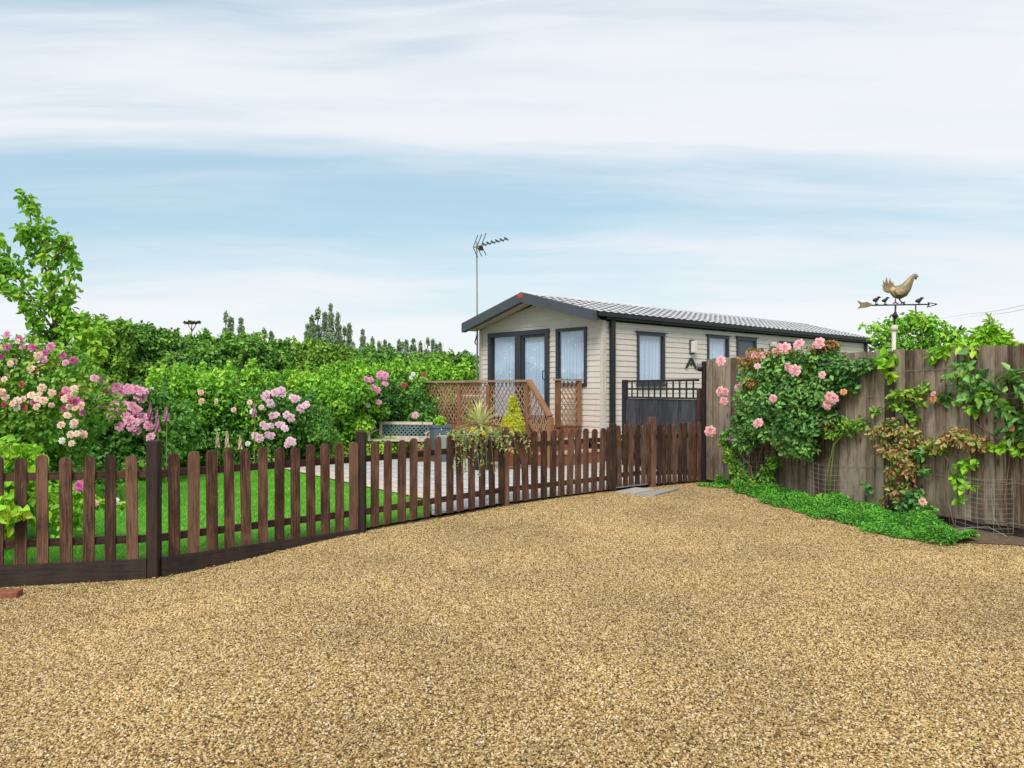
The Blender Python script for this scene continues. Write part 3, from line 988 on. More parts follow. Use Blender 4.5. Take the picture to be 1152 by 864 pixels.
rc = MB(); rc.tube([(-OV + 0.03, CW / 2, 3.40), (CL + 0.2, CW / 2, 3.40)], 0.035, 8)
rc.build('ridge_cap', M['roof'], ro, True)
# deep fascia boards on the gable ends
fao = None
for e0, e1 in ((-OV - 0.03, -OV + 0.09), (CL + 0.14, CL + 0.21)):
    for sgn in (1, -1):
        d = slope_w + 0.02
        ya, yb = CW / 2, CW / 2 - sgn * d
        za, zb = 3.415, 3.415 - RP * d
        pts = [(e, yy, zz + dz) for e in (e0, e1) for (yy, zz) in ((ya, za), (yb, zb)) for dz in (-0.205, 0.0)]
        fa = MB()
        fa.add(pts, [(0, 1, 3, 2), (4, 6, 7, 5), (0, 4, 5, 1), (2, 3, 7, 6), (0, 2, 6, 4), (1, 5, 7, 3)])
        fo_ = fa.build('fascia', M['fascia'], cab)
        fao = fao or fo_
# inner cream soffit strip between fascia and wall
for sgn in (1, -1):
    so = MB()
    d = slope_w - 0.02
    ya, yb = CW / 2, CW / 2 - sgn * d
    pts = [(e, yy, zz) for e in (-OV + 0.095, -0.03) for (yy, zz) in ((ya, 3.235), (yb, 3.235 - RP * d))]
    so.add(pts, [(0, 1, 3, 2)])
    so.build('soffit', M['cream_trim'], cab)
rb = MB(); rb.box(-OV - 0.036, -OV - 0.031, CW / 2 - 0.06, CW / 2 + 0.10, 3.30, 3.385)
rb.build('badge', M['red_badge'], fao)
# gutters
for yy in (-SO - 0.06, CW + SO + 0.01):
    gu = MB(); gu.box(-OV + 0.10, CL + 0.2, yy, yy + 0.055, zt - 0.075, zt + 0.012)
    gu.box(-0.02, CL, yy + 0.057 if yy < 0 else yy - 0.06, (yy + 0.17) if yy < 0 else yy - 0.005, zt - 0.115, zt - 0.07)
    gu.build('gutter', M['black'], cab)
# corner trims and black downpipes
for (a0, a1, c0, c1) in ((-0.03, 0.07, -0.03, 0.04), (-0.03, 0.05, CW - 0.05, CW + 0.03), (CL - 0.05, CL + 0.03, -0.03, 0.05)):
    ct = MB(); ct.box(a0, a1, c0, c1, FZ - 0.02, EAVE - 0.06)
    ct.build('corner_trim', M['cream_trim'], cab)
for xx in (0.16, CL - 0.06):
    dpip = MB(); dpip.cbox(xx, xx + 0.125 if xx < 1 else xx + 0.1, -0.095, -0.022, 0.12, zt - 0.116, 0.012)
    dpip.build('downpipe', M['black'], cab)
# outside lamps, camera lamp and emblem on the long wall
lb = MB(); lb.cbox(2.82, 2.96, -0.12, -0.02, 2.20, 2.45, 0.02)
lo = lb.build('wall_lamp', M['lamp_white'], cab)
lb = MB(); lb.box(2.80, 2.98, -0.03, -0.015, 2.17, 2.48); lb.build('lamp_plate', M['fascia'], lo)
lb = MB(); lb.cbox(6.10, 6.28, -0.14, -0.02, 2.45, 2.56, 0.02)
lo = lb.build('security_light', M['lamp_white'], cab)
lb = MB(); lb.ball((6.40, -0.12, 2.50), 0.06); lb.beam((6.27, -0.08, 2.52), (6.37, -0.11, 2.51), 0.03, 0.03)
lb.build('lamp_head', M['black'], lo, True)
em = MB()
ym0, ym1 = -0.034, -0.024
A = lambda p: em.prism(p, ym0, ym1)
A([(2.63, 1.855), (2.705, 1.855), (2.888, 2.09), (2.812, 2.09)])
ym0 -= 0.001
A([(2.995, 1.855), (3.07, 1.855), (2.888, 2.09), (2.812, 2.09)])
A([(2.85, 1.905), (2.885, 1.945), (2.85, 1.99), (2.815, 1.945)])
em.build('emblem', M['black'], cab)
# little curled cable at the front left eave
cb = MB(); cb.tube([(-0.10, CW + 0.02, 2.72), (-0.16, CW - 0.03, 2.60), (-0.14, CW + 0.05, 2.46), (-0.05, CW + 0.07, 2.40)], 0.014, 6)
cb.build('cable', M['aerial_dark'], cab, True)

# television aerial on a mast clamped to the front left corner
ae = thing('television_aerial', 'tall thin television aerial mast beside the cabin front gable', 'aerial', tuple(at(537, 437, 17.45) - Vector((0, 0, 0.0))))
ae.location.z = 0
bm_ = MB(); bm_.tube([(0, 0, 0), (0.0, 0, 2.6), (-0.015, 0, 4.75)], [0.026, 0.022, 0.016], 8)
bm_.build('mast', M['aerial'], ae, True)
pxm = 17.45 / 866
tip = lambda ax, ay: Vector(((ax - 537) * pxm, 0.0, CAM_H + (437 - ay) * pxm))
bo = MB()
b0 = tip(532, 278.5)
b1 = tip(570, 272.5) + Vector((0, -0.35, 0))
bo.tube([b0, b1], 0.012, 6)
bo.build('boom', M['aerial'], ae)
re_ = MB()
for q in (0.02, 0.14, 0.27):
    c = b0.lerp(b1, q)
    re_.tube([c + Vector((0.0, 0, 0.02)), c + Vector((0.09, 0.12, 0.30))], 0.010, 5)
    re_.tube([c + Vector((0.0, 0, -0.02)), c + Vector((0.10, -0.1, -0.24))], 0.010, 5)
re_.build('reflector', M['aerial_dark'], ae)
el_ = MB()
for q in np.linspace(0.34, 0.99, 6):
    c = b0.lerp(b1, float(q))
    el_.beam(c + Vector((-0.04, -0.13, 0.012)), c + Vector((0.04, 0.13, 0.012)), 0.018, 0.03)
el_.build('director', M['aerial_dark'], ae)
jb = MB(); jb.cbox(b0.x + 0.13, b0.x + 0.23, -0.05, 0.05, b0.z - 0.06, b0.z + 0.03, 0.01)
jb.build('junction_box', M['aerial_dark'], ae)

# ================================================================== DECK with lattice rail (in the cabin's frame)
ang = cab.rotation_euler.z
dk = thing('timber_deck', 'raised brown timber deck with diamond lattice railing before the glass doors', 'deck', (1.75, 14.86, 0), ang)
DZ = 0.68
U0, U1, PX0, PX1 = 0.52, 3.72, -1.50, -0.06
fl = MB()
k = PX0
while k < PX1 - 0.02:
    fl.box(k, min(k + 0.137, PX1), U0, U1, DZ - 0.03, DZ)
    k += 0.142
fl.build('deck_floor', M['deck_wood'], dk)
fs = MB()
fs.box(PX0 - 0.03, PX0 - 0.003, U0, U1, DZ - 0.15, DZ - 0.004)
fs.box(PX0 - 0.03, PX1, U1 + 0.003, U1 + 0.03, DZ - 0.15, DZ - 0.004)
fs.build('deck_edge', M['deck_wood'], dk)
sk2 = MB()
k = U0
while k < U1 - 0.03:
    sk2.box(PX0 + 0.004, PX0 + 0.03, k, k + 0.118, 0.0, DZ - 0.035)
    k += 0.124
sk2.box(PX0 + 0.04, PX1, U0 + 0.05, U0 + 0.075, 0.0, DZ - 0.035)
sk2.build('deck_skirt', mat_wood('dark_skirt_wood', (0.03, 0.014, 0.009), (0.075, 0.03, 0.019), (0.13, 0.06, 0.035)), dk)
RAIL = 1.54
posts = [(PX0, U0, RAIL), (PX0, 1.62, RAIL - 0.04), (PX0, 2.55, RAIL - 0.04), (PX0, U1, RAIL), (PX1 - 0.08, U1, RAIL - 0.04), (-0.70, U0, RAIL + 0.03), (-0.12, U0, RAIL + 0.03)]
for (px_, py_, pz_) in posts:
    pb = MB(); pb.cbox(px_ - 0.045, px_ + 0.045, py_ - 0.045, py_ + 0.045, DZ - 0.16 if px_ == PX0 else DZ, pz_)
    pb.build('post', M['deck_wood'], dk)
tr_ = MB()
tr_.box(PX0 - 0.07, PX0 + 0.07, U0 - 0.06, U1 + 0.06, RAIL + 0.003, RAIL + 0.042)
tr_.box(PX0 + 0.075, PX1, U1 - 0.06, U1 + 0.06, RAIL + 0.003, RAIL + 0.042)
tr_.box(-0.78, -0.06, U0 - 0.06, U0 + 0.06, RAIL + 0.033, RAIL + 0.065)
tr_.build('top_rail', mat_wood('pale_top_rail', (0.20, 0.12, 0.075), (0.33, 0.215, 0.145), (0.46, 0.33, 0.25), grain=(40, 3, 40)), dk)


def lattice(name, a0, a1, z0, z1, place, parent, mat, step=0.115, wd=0.022, sl=1.25, th=0.008, skew=None):
    """diagonal laths clipped to a panel; two layers"""
    bb = MB()
    for layer in (0, 1):
        s_ = sl if layer == 0 else -sl
        hgt = z1 - z0
        c = a0 - hgt / sl if layer == 0 else a0
        end = a1 if layer == 0 else a1 + hgt / sl
        while c < end:
            # a = c + (z - z0)/s_
            pa, pz0 = c, z0
            pb_, pz1 = c + hgt / s_, z1
            lo, hi = 0.0, 1.0
            da = pb_ - pa
            for bound, sg in ((a0, 1), (a1, -1)):
                f0 = sg * (pa - bound)
                f1 = sg * (pb_ - bound)
                if f0 < 0 and f1 < 0:
                    lo, hi = 1, 0
                elif f0 < 0:
                    lo = max(lo, -f0 / (f1 - f0))
                elif f1 < 0:
                    hi = min(hi, f0 / (f0 - f1))
            if hi - lo > 0.03:
                A_ = (pa + da * lo, z0 + hgt * lo)
                B_ = (pa + da * hi, z0 + hgt * hi)
                dx, dz_ = B_[0] - A_[0], B_[1] - A_[1]
                l = math.hypot(dx, dz_)
                nx_, nz_ = -dz_ / l * wd / 2, dx / l * wd / 2
                o0 = layer * (th + 0.001)
                o1 = o0 + th
                sk_ = skew or (lambda a: 0)
                q = [(A_[0] + nx_, A_[1] + nz_), (A_[0] - nx_, A_[1] - nz_), (B_[0] - nx_, B_[1] - nz_), (B_[0] + nx_, B_[1] + nz_)]
                pts = [place(a, o0, zz + sk_(a)) for a, zz in q] + [place(a, o1, zz + sk_(a)) for a, zz in q]
                bb.add(pts, [(0, 1, 2, 3), (7, 6, 5, 4), (0, 4, 5, 1), (1, 5, 6, 2), (2, 6, 7, 3), (3, 7, 4, 0)])
            c += step
    return bb.build(name, mat, parent)


LZ0 = DZ + 0.035
place_f = lambda a, o, z_: (PX0 - o, a, z_)
for a0, a1 in ((U0 + 0.05, 1.575), (1.665, 2.505), (2.595, U1 - 0.05)):
    lattice('lattice_panel', a0, a1, LZ0, RAIL - 0.005, place_f, dk, M['lattice'])
lattice('lattice_panel', PX0 + 0.05, PX1 - 0.13, LZ0, RAIL - 0.005, lambda a, o, z_: (a, U1 + o - 0.01, z_), dk, M['lattice'])
lattice('lattice_panel', -0.655, -0.165, LZ0 - 0.02, RAIL + 0.02, lambda a, o, z_: (a, U0 + o - 0.01, z_), dk, M['lattice'])
# sloping stair rail with lattice, newel and steps
sr = MB()
e0, e1 = (PX0, U0 - 0.05, RAIL), (PX0, U0 - 0.60, 0.90)
sr.beam((e0[0], e0[1], e0[2] + 0.02), (e1[0], e1[1], e1[2] + 0.02), 0.12, 0.045)
sr.beam((e0[0], e0[1], e0[2] - 0.72), (e1[0], e1[1], e1[2] - 0.68), 0.05, 0.05)
sr.build('stair_rail', M['deck_wood'], dk)
nw = MB(); nw.cbox(PX0 - 0.045, PX0 + 0.045, U0 - 0.66, U0 - 0.57, 0.0, 0.91)
nw.build('post', M['deck_wood'], dk)
slp = (e1[2] - e0[2]) / (e1[1] - e0[1])
lattice('lattice_panel', U0 - 0.565, U0 - 0.05, 0.86, RAIL - 0.02, place_f, dk, M['lattice'], 0.075, 0.020, 2.7, 0.008, lambda a: slp * (a - (U0 - 0.05)))
sx0, sx1 = PX0 + 0.05, -0.12
for k in range(3):
    zt_ = DZ - 0.215 * (k + 1) if k < 2 else 0.05
    if k == 2:
        break
    ua, ub = U0 - 0.27 * (k + 1), U0 - 0.27 * k - 0.004
    rs = MB(); rs.box(sx0, sx1, ua, ub if k == 0 else ub, 0.003, zt_ - 0.045)
    rs.build('step_riser', M['brick_red'], dk)
    td = MB(); td.box(sx0 - 0.02, sx1 + 0.02, ua - 0.025, ub, zt_ - 0.042, zt_)
    td.build('step_tread', M['tread'], dk)
rs = MB(); rs.box(sx0, sx1, U0 + 0.002, U0 + 0.04, 0.003, DZ - 0.035)
rs.build('step_riser', M['brick_red'], dk)

# table standing on the deck
tb = thing('garden_table', 'small pale topped garden table seen through the deck lattice', 'table', tuple(Vector((1.75, 14.86, DZ)) + Matrix.Rotation(ang, 3, 'Z') @ Vector((-0.85, 2.85, 0))), ang)
q = MB(); q.cbox(-0.28, 0.28, -0.40, 0.40, 0.56, 0.60, 0.01); q.build('tabletop', M['bench_wood'], tb)
for a in (-1, 1):
    for c in (-1, 1):
        q = MB(); q.beam((a * 0.23, c * 0.34, 0), (a * 0.22, c * 0.33, 0.557), 0.04, 0.04); q.build('leg', M['charcoal'], tb)


# ================================================================== PICKET FENCE
def picket_pts(wd, h_):
    r_ = wd / 2
    pts = [(-r_, 0), (r_, 0)]
    for k in range(7):
        a = PI * k / 6
        pts.append((r_ * math.cos(a), h_ - r_ * 0.85 + r_ * 0.85 * math.sin(a)))
    return pts


def picket_run(parent, a, c, xs, z0=0.005, h=0.87, wd=0.082, rails=True, th=0.022):
    a, c = Vector((*a, 0)), Vector((*c, 0))
    d = (c - a).normalized()
    nrm = Vector((d.y, -d.x, 0))            # towards the viewer
    rot = Matrix.Rotation(math.atan2(d.y, d.x), 4, 'Z')
    po = parent.location
    for i, x_ in enumerate(xs):
        x_ += random.uniform(-0.007, 0.007)
        p = a + d * x_
        pm = MB()
        tw = random.uniform(-0.012, 0.012)
        pm.prism(picket_pts(wd * random.uniform(0.94, 1.05), h + random.uniform(-0.012, 0.012)), -th / 2, th / 2)
        o = pm.build('picket', M['picket'], parent)
        o.location = p + nrm * 0.030 + Vector((0, 0, z0)) - po
        o.rotation_euler = (random.uniform(-0.018, 0.018), tw * 1.4, math.atan2(d.y, d.x) + random.uniform(-0.04, 0.04))
    if rails:
        for rz_ in (z0 + 0.16, z0 + 0.70):
            rm = MB(); rm.beam(a + d * 0.02 + Vector((0, 0, rz_)) - po, c - d * 0.02 + Vector((0, 0, rz_)) - po, 0.036, 0.062)
            o = rm.build('rail', M['picket_rail'], parent)


def fence_post(parent, p, top, mat=None, wd=0.095, z0=None, name='post'):
    po = parent.location
    bb = MB(); bb.cbox(-wd / 2, wd / 2, -wd / 2, wd / 2, (gz(*p) - 0.1) if z0 is None else z0, top, 0.007)
    o = bb.build(name, mat or M['picket_post'], parent)
    o.location = Vector((*p, 0)) - po
    return o


def spread(L, n, m0=0.11, m1=0.11):
    return [m0 + (L - m0 - m1) * i / (n - 1) for i in range(n)]


def dist(a, c):
    return math.hypot(c[0] - a[0], c[1] - a[1])


pf = thing('picket_fence', 'long dark brown round topped picket fence curving along the gravel drive', 'fence', (P1[0], P1[1], 0))
LA = dist(FA0, P1)
picket_run(pf, FA0, P1, [LA - 0.155 - 0.167 * i for i in range(17)], wd=0.088)
picket_run(pf, P1, P2, spread(dist(P1, P2), 12, 0.16, 0.10), wd=0.092)
picket_run(pf, P2, P3, spread(dist(P2, P3), 12, 0.15, 0.11), wd=0.098)
picket_run(pf, P3, G1, spread(dist(P3, G1), 12, 0.15, 0.10), wd=0.10)
fence_post(pf, P1, 0.985)
fence_post(pf, P2, 0.985)
fence_post(pf, P3, 0.945, M['picket'])
fence_post(pf, (G1[0], G1[1]), 0.925, M['picket_post'])
for a, c in ((FA0, P1), (P1, P2)):
    a, c = Vector((*a, 0)), Vector((*c, 0))
    d = (c - a).normalized()
    nrm = Vector((d.y, -d.x, 0))
    rm = MB()
    A_, B_ = a + d * 0.05, c - d * 0.05
    rm.beam(A_ + nrm * 0.036 + Vector((0, 0, -0.095)) - pf.location, B_ + nrm * 0.036 + Vector((0, 0, -0.095)) - pf.location, 0.03, 0.20)
    rm.build('gravel_board', M['kick_board'], pf)

gt = thing('picket_gate', 'dark picket garden gate with diagonal brace between two posts', 'gate', (G1[0], G1[1], 0))
LG = dist(G1, G2)
picket_run(gt, G1, G2, spread(LG, 6, 0.10, 0.10), z0=0.03, h=0.87, wd=0.088)
a, c = Vector((0, 0, 0)), Vector((G2[0] - G1[0], G2[1] - G1[1], 0))
d = c.normalized()
q = MB(); q.beam(a + d * 0.08 + Vector((0, 0, 0.70)), c - d * 0.07 + Vector((0, 0, 0.22)), 0.03, 0.07)
q.build('brace', M['picket_rail'], gt)
nrm = Vector((d.y, -d.x, 0))
q = MB(); q.beam(c - d * 0.20 - nrm * 0.04 + Vector((0, 0, 0.74)), c - d * 0.03 - nrm * 0.04 + Vector((0, 0, 0.74)), 0.012, 0.03)
q.build('latch', M['iron'], gt)

pf2 = thing('picket_fence', 'short run of dark pickets joining the gate to the tall board fence', 'fence', (G2[0], G2[1], 0))
picket_run(pf2, G2, FE, spread(dist(G2, FE), 9, 0.12, 0.07), wd=0.072, z0=0.0, h=0.90)
fence_post(pf2, G2, 1.0, M['picket'], 0.105)

# ================================================================== CHARCOAL SCREEN panel with trellis top
sc0, sc1 = Vector((2.93, 12.12, 0)), Vector((2.10, 14.30, 0))
scr = thing('screen_panel', 'charcoal board screen with square trellis top beside the cabin wall', 'fence panel', tuple(sc0), math.atan2(sc1.y - sc0.y, sc1.x - sc0.x))
SLn = (sc1 - sc0).length
q = MB()
k = 0.05
while k < SLn - 0.05:
    q.box(k, min(k + 0.096, SLn - 0.05), -0.012 + random.uniform(-0.002, 0.002), 0.012, 0.03, 1.24)
    k += 0.099
q.build('boards', M['screen'], scr)
q = MB()
q.box(0.0, SLn, -0.03, 0.03, 1.245, 1.275)
q.box(0.0, SLn, -0.022, 0.022, 1.535, 1.57)
q.box(0.05, SLn - 0.05, -0.012, 0.012, 1.395, 1.425)
nb = 12
for i in range(nb):
    k = 0.10 + (SLn - 0.2) * i / (nb - 1)
    q.box(k - 0.015, k + 0.015, 0.013, 0.028, 1.276, 1.533)
q.build('trellis', M['trellis'], scr)
q = MB(); q.cbox(SLn - 0.04, SLn + 0.05, -0.045, 0.045, -0.02, 1.58); q.build('post', M['trellis'], scr)
q = MB(); q.cbox(-0.10, -0.02, -0.045, 0.045, -0.1, 1.42); q.build('post', mat_wood('red_brown_post', (0.03, 0.015, 0.012), (0.075, 0.035, 0.027), (0.12, 0.06, 0.045)), scr)

# ================================================================== TALL BOARD FENCE
BL = 9.4
ba = math.atan2(BFD.y, BFD.x)
bf = thing('board_fence', 'tall weathered brown close board fence along the right of the drive', 'fence', (BF0.x, BF0.y, 0), ba)
# local x runs towards the viewer; local -y faces the drive
q = MB()
k = 0.0
i = 0
while k < BL:
    wdt = random.uniform(0.118, 0.142)
    top = 1.875 - 0.004 * k + random.uniform(-0.012, 0.012)
    y0 = -0.016
    tl_ = random.uniform(-0.004, 0.004)
    vs = [(k, y0 - 0.004, 0.02), (k + wdt + 0.022, y0 - 0.034 + tl_, 0.02), (k + wdt + 0.022, y0 - 0.012 + tl_, 0.02), (k, y0 + 0.004, 0.02)]
    vs += [(a_ + random.uniform(-0.002, 0.002), b_, top) for a_, b_, c_ in vs]
    q.add(vs, [(3, 2, 1, 0), (4, 5, 6, 7), (0, 1, 5, 4), (1, 2, 6, 5), (2, 3, 7, 6), (3, 0, 4, 7)])
    k += wdt
    i += 1
q.build('boards', M['fence_board'], bf)
q = MB()
for zz in (0.35, 0.95, 1.55):
    q.box(0, BL, 0.006, 0.07, zz, zz + 0.08)
q.build('back_rail', M['fence_board'], bf)
for xx in (0.0, 2.4, 4.8, 7.2):
    q = MB(); q.cbox(xx - 0.07, xx - 0.006 if xx == 0 else xx + 0.04, -0.06 if xx == 0 else 0.075, 0.06 if xx == 0 else 0.17, -0.2, 1.84)
    q.build('post', M['picket_post'], bf)
q = MB(); q.box(0.1, BL, -0.030, -0.001, -0.14, 0.015)
q.build('gravel_board', M['kick_board'], bf)


def bfp(s, out, z_):
    """point on the drive side of the board fence"""
    v2 = BF0 + BFD * s + BFN * out
    return Vector((v2.x, v2.y, z_))


# round lamp on the end of the fence
fl_ = thing('fence_lamp', 'round dark grey lamp fixed to the far end of the board fence', 'lamp', tuple(bfp(-0.11, 0.05, 1.745)))
q = MB(); q.ball((0, 0, 0), 0.065, n=16); q.build('globe', M['grey_plastic'], fl_, True)
q = MB(); q.ball((-0.005, -0.035, -0.02), 0.045, n=12); q.build('lens', M['black'], fl_, True)
q = MB(); q.beam((0.04, -0.01, 0.0), (0.12, -0.02, -0.01), 0.05, 0.06); q.build('bracket', M['black'], fl_)

# training wires on the fence
for zz, s0, s1, nm in ((1.62, 2.6, 9.3, 'uppermost'), (1.32, 2.9, 9.3, 'second highest'), (0.47, 1.9, 9.3, 'knee high'), (0.05, 3.4, 9.3, 'lowest')):
    wt = MB()
    pts = [bfp(s0 + (s1 - s0) * i / 30, 0.055 + 0.006 * math.sin(i), zz - 0.012 * math.sin(i * 0.8)) for i in range(31)]
    wt.tube(pts, 0.0028, 4)
    o = wt.build('training_wire', M['wire'])
    tag(o, '%s pale wire stretched along the weathered board fence' % nm, 'wire', 'wires along the board fence')


# wire mesh guards round the rose stems
def guard(s0, s1, z0, z1, out, label, rows, cols, bulge=0.22):
    o = thing('wire_guard', label, 'wire mesh', tuple(bfp((s0 + s1) / 2, out, z0)), 0, 'wire mesh guards by the fence')
    bb = MB()

    def pt(u_, v_):
        s = s0 + (s1 - s0) * u_
        return bfp(s, out + bulge * math.sin(PI * u_) + 0.01 * math.sin(9 * u_ + 5 * v_), z0 + (z1 - z0) * v_ + 0.012 * math.sin(7 * u_)) - o.location
    for r_ in range(rows + 1):
        bb.tube([pt(i / 14, r_ / rows) for i in range(15)], 0.0016, 4)
    for c_ in range(cols + 1):
        bb.tube([pt(c_ / cols, i / 6) for i in range(7)], 0.0016, 4)
    bb.build('mesh', M['wire'], o)
    return o


guard(0.75, 1.45, 0.0, 0.55, 0.08, 'wire mesh guard in front of the big pink climbing rose', 8, 8)
guard(2.0, 2.75, 0.0, 0.47, 0.05, 'wire mesh guard behind the yellow arching rose canes', 8, 8)
g3 = guard(3.95, 4.62, -0.05, 0.50, 0.06, 'tall wire mesh guard at the near end of the green ground cover', 11, 5, 0.16)
q = MB()
gl_ = g3.location
q.tube([bfp(4.05, 0.30, -0.09) - gl_, bfp(4.28, 0.22, -0.02) - gl_, bfp(4.42, 0.14, 0.0) - gl_, bfp(4.62, 0.12, -0.08) - gl_], 0.004, 5)
q.tube([bfp(4.00, 0.34, -0.09) - gl_, bfp(4.35, 0.26, -0.09) - gl_, bfp(4.55, 0.10, -0.05) - gl_, bfp(4.45, 0.10, 0.1) - gl_, bfp(4.42, 0.10, 0.40) - gl_], 0.0035, 5)
q.build('loose_wire', M['wire'], g3)

# stone threshold slabs before the gate
for k, (pts, lb_) in enumerate((([(1.42, 10.60), (1.66, 10.40), (2.02, 10.82), (1.78, 11.04)], 'buff stone slab left of its pair before the picket gate'), ([(1.67, 10.39), (1.90, 10.30), (2.38, 10.98), (2.03, 10.83)], 'grey stone slab right of its pair before the picket gate'))):
    q = MB()
    n4 = len(pts)
    q.add([(a_, b_, -0.09) for a_, b_ in pts] + [(a_, b_, 0.004 - 0.008 * k) for a_, b_ in pts], [(4, 5, 6, 7), (0, 1, 5, 4), (1, 2, 6, 5), (2, 3, 7, 6), (3, 0, 4, 7)])
    o = q.build('paving_slab', M['slab'] if k == 0 else mat_plain('grey_stone_slab', (0.31, 0.30, 0.275), 0.85, vary=0.2, scale=9, bump=0.2))
    tag(o, lb_, 'paving slab', 'slabs before the gate')
q = MB()
br_ = Matrix.Translation((-3.78, 5.86, -0.135)) @ Matrix.Rotation(R(13), 4, 'Z')
q.cbox(-0.30, 0.02, -0.02, 0.10, -0.05, 0.01, 0.006, br_)
tag(q.build('brick', M['brick_red']), 'red brick half buried below the left end of the picket fence', 'brick')

# ================================================================== PLANTS ON THE BOARD FENCE


def onf(px, py, out):
    """point at a given distance in front of the board fence on a survey sight line"""
    o_ = BF0 + BFN * out
    t_ = (px - 576) / 866
    s = (t_ * o_.y - o_.x) / (BFD.x - t_ * BFD.y)
    p_ = o_ + BFD * s
    return Vector((p_.x, p_.y, CAM_H + (437 - py) / 866 * p_.y))


def px_clumps(rows, fn):
    """rows of (px, py, out or depth, radius in px, aspect) -> ellipsoids"""
    out = []
    for (px, py, o_, rp, asp) in rows:
        p_ = fn(px, py, o_)
        r_ = rp * p_.y / 866
        out.append((p_.x, p_.y, p_.z, r_, r_ * 0.8, r_ * asp))
    return out


FACE = Vector((-0.75, -0.6, 0.25))
cr_ = thing('climbing_rose', 'big dark leaved climbing rose with pink blooms at the far end of the board fence', 'rose bush', tuple(bfp(1.3, 0.15, -0.06)))
main = px_clumps([(850, 425, .25, 20, .9), (872, 418, .28, 22, .9), (898, 415, .28, 24, .9), (925, 410, .25, 22, .9), (948, 415, .2, 18, .8), (972, 412, .15, 13, .7), (955, 432, .16, 13, .8),
                  (845, 450, .3, 20, .9), (870, 450, .35, 24, 1), (898, 448, .35, 25, 1), (925, 440, .28, 20, 1), (840, 475, .3, 17, .9), (862, 480, .35, 22, .9), (890, 480, .35, 22, .9), (915, 475, .3, 18, .9),
                  (885, 500, .3, 16, .8), (905, 505, .28, 14, 1), (838, 496, .28, 15, .8), (820, 490, .25, 10, .8), (935, 470, .22, 12, .8), (880, 400, .25, 13, .8), (915, 398, .25, 12, .8), (936, 398, .2, 10, .8)], onf)
plant_leaves('foliage', main, 7600, 0.062, 0.040, Lf['climber'], cr_, 21, shell=0.25, zmin=-0.1)
low = px_clumps([(825, 510, .22, 11, 1.2), (832, 528, .22, 12, 1.1), (840, 540, .25, 11, .8), (862, 535, .2, 9, 1.2), (848, 548, .3, 12, .5), (870, 520, .2, 8, 1), (830, 545, .3, 9, .6), (815, 498, .2, 7, .8)], onf)
plant_leaves('foliage', low, 2300, 0.05, 0.032, Lf['rose_mixed'], cr_, 22, shell=0.2, zmin=-0.1)
brz = px_clumps([(842, 408, .3, 11, .8), (860, 402, .3, 12, .6), (882, 396, .3, 12, .5), (922, 392, .28, 10, .7), (846, 430, .38, 9, .7), (930, 476, .25, 9, .6), (850, 396, .2, 8, .5), (935, 388, .2, 9, .6)], onf)
plant_leaves('young_foliage', brz, 1300, 0.055, 0.032, Lf['bronze'], cr_, 23, shell=0.2)
stems('cane', [[onf(848, 553, .2), onf(842, 520, .25), onf(835, 490, .25), onf(850, 440, .25), onf(845, 400, .3)],
               [onf(850, 553, .2), onf(855, 510, .22), onf(880, 450, .25), onf(900, 400, .25)],
               [onf(852, 553, .2), onf(872, 500, .22), onf(920, 505, .15), onf(942, 470, .12)],
               [onf(846, 553, .2), onf(845, 525, .3), onf(822, 500, .25), onf(802, 487, .2)],
               [onf(860, 470, .3), onf(815, 455, .25), onf(812, 410, .2)],
               [onf(900, 450, .3), onf(905, 400, .3), onf(899, 385, .25)],
               [onf(920, 440, .25), onf(960, 418, .15), onf(985, 410, .1)],
               [onf(850, 553, .2), onf(868, 520, .2), onf(890, 520, .12), onf(915, 530, .1)]], 0.011, M['stem_brown'], cr_)
for (px, py, k) in [(811, 406, 1.15), (810, 440, 1), (816, 441, .8), (814.5, 451, .95), (799, 485, 1.1), (831, 436, .95), (853, 476, 1.15), (869.7, 448.5, .95), (842, 399, 1), (848, 400, .8), (856, 401, .9), (852, 412, .7),
                    (883, 392, 1.15), (873, 396, 1), (877, 390, .7), (898.7, 387, 1), (921.8, 386, 1.05), (917, 389, .7), (886.6, 413, 1), (894.7, 417, 1.1), (925, 422, .8), (934, 447, 1.05), (931, 455, 1.1), (938, 449, .9)]:
    bloom('salmon', onf(px, py, 0.60 if 838 < px < 930 and py > 405 else 0.38), FACE, 0.075 * k, cr_)
bloom('magenta', onf(823.5, 494, .36), FACE, 0.05, cr_)
bloom('apricot', onf(949, 441, .3), FACE, 0.052, cr_)
bloom('red', onf(846, 405, .4), FACE, 0.03, cr_)

ar = thing('cane_rose', 'rose with yellow green arching canes and few leaves against the board fence', 'rose bush', tuple(onf(932, 556, .12)))
stems('cane', [[onf(930, 562, .14), onf(931, 530, .2), onf(938, 500, .2), onf(955, 482, .16), onf(980, 465, .12), onf(1002, 455, .08)],
               [onf(934, 562, .14), onf(935, 530, .16), onf(938, 505, .14), onf(941, 470, .14)],
               [onf(938, 500, .18), onf(948, 478, .1), onf(972, 470, .06)]], 0.013, M['stem_green'], ar, 6)
plant_leaves('foliage', px_clumps([(938, 488, .15, 12, .6), (952, 480, .14, 13, .7), (968, 477, .12, 10, .6), (930, 478, .15, 9, .6), (985, 462, .1, 6, .6), (930, 560, .2, 12, .4), (948, 562, .2, 9, .4)], onf), 520, 0.06, 0.036, Lf['rose_mixed'], ar, 31, shell=0.1, zmin=-0.1)

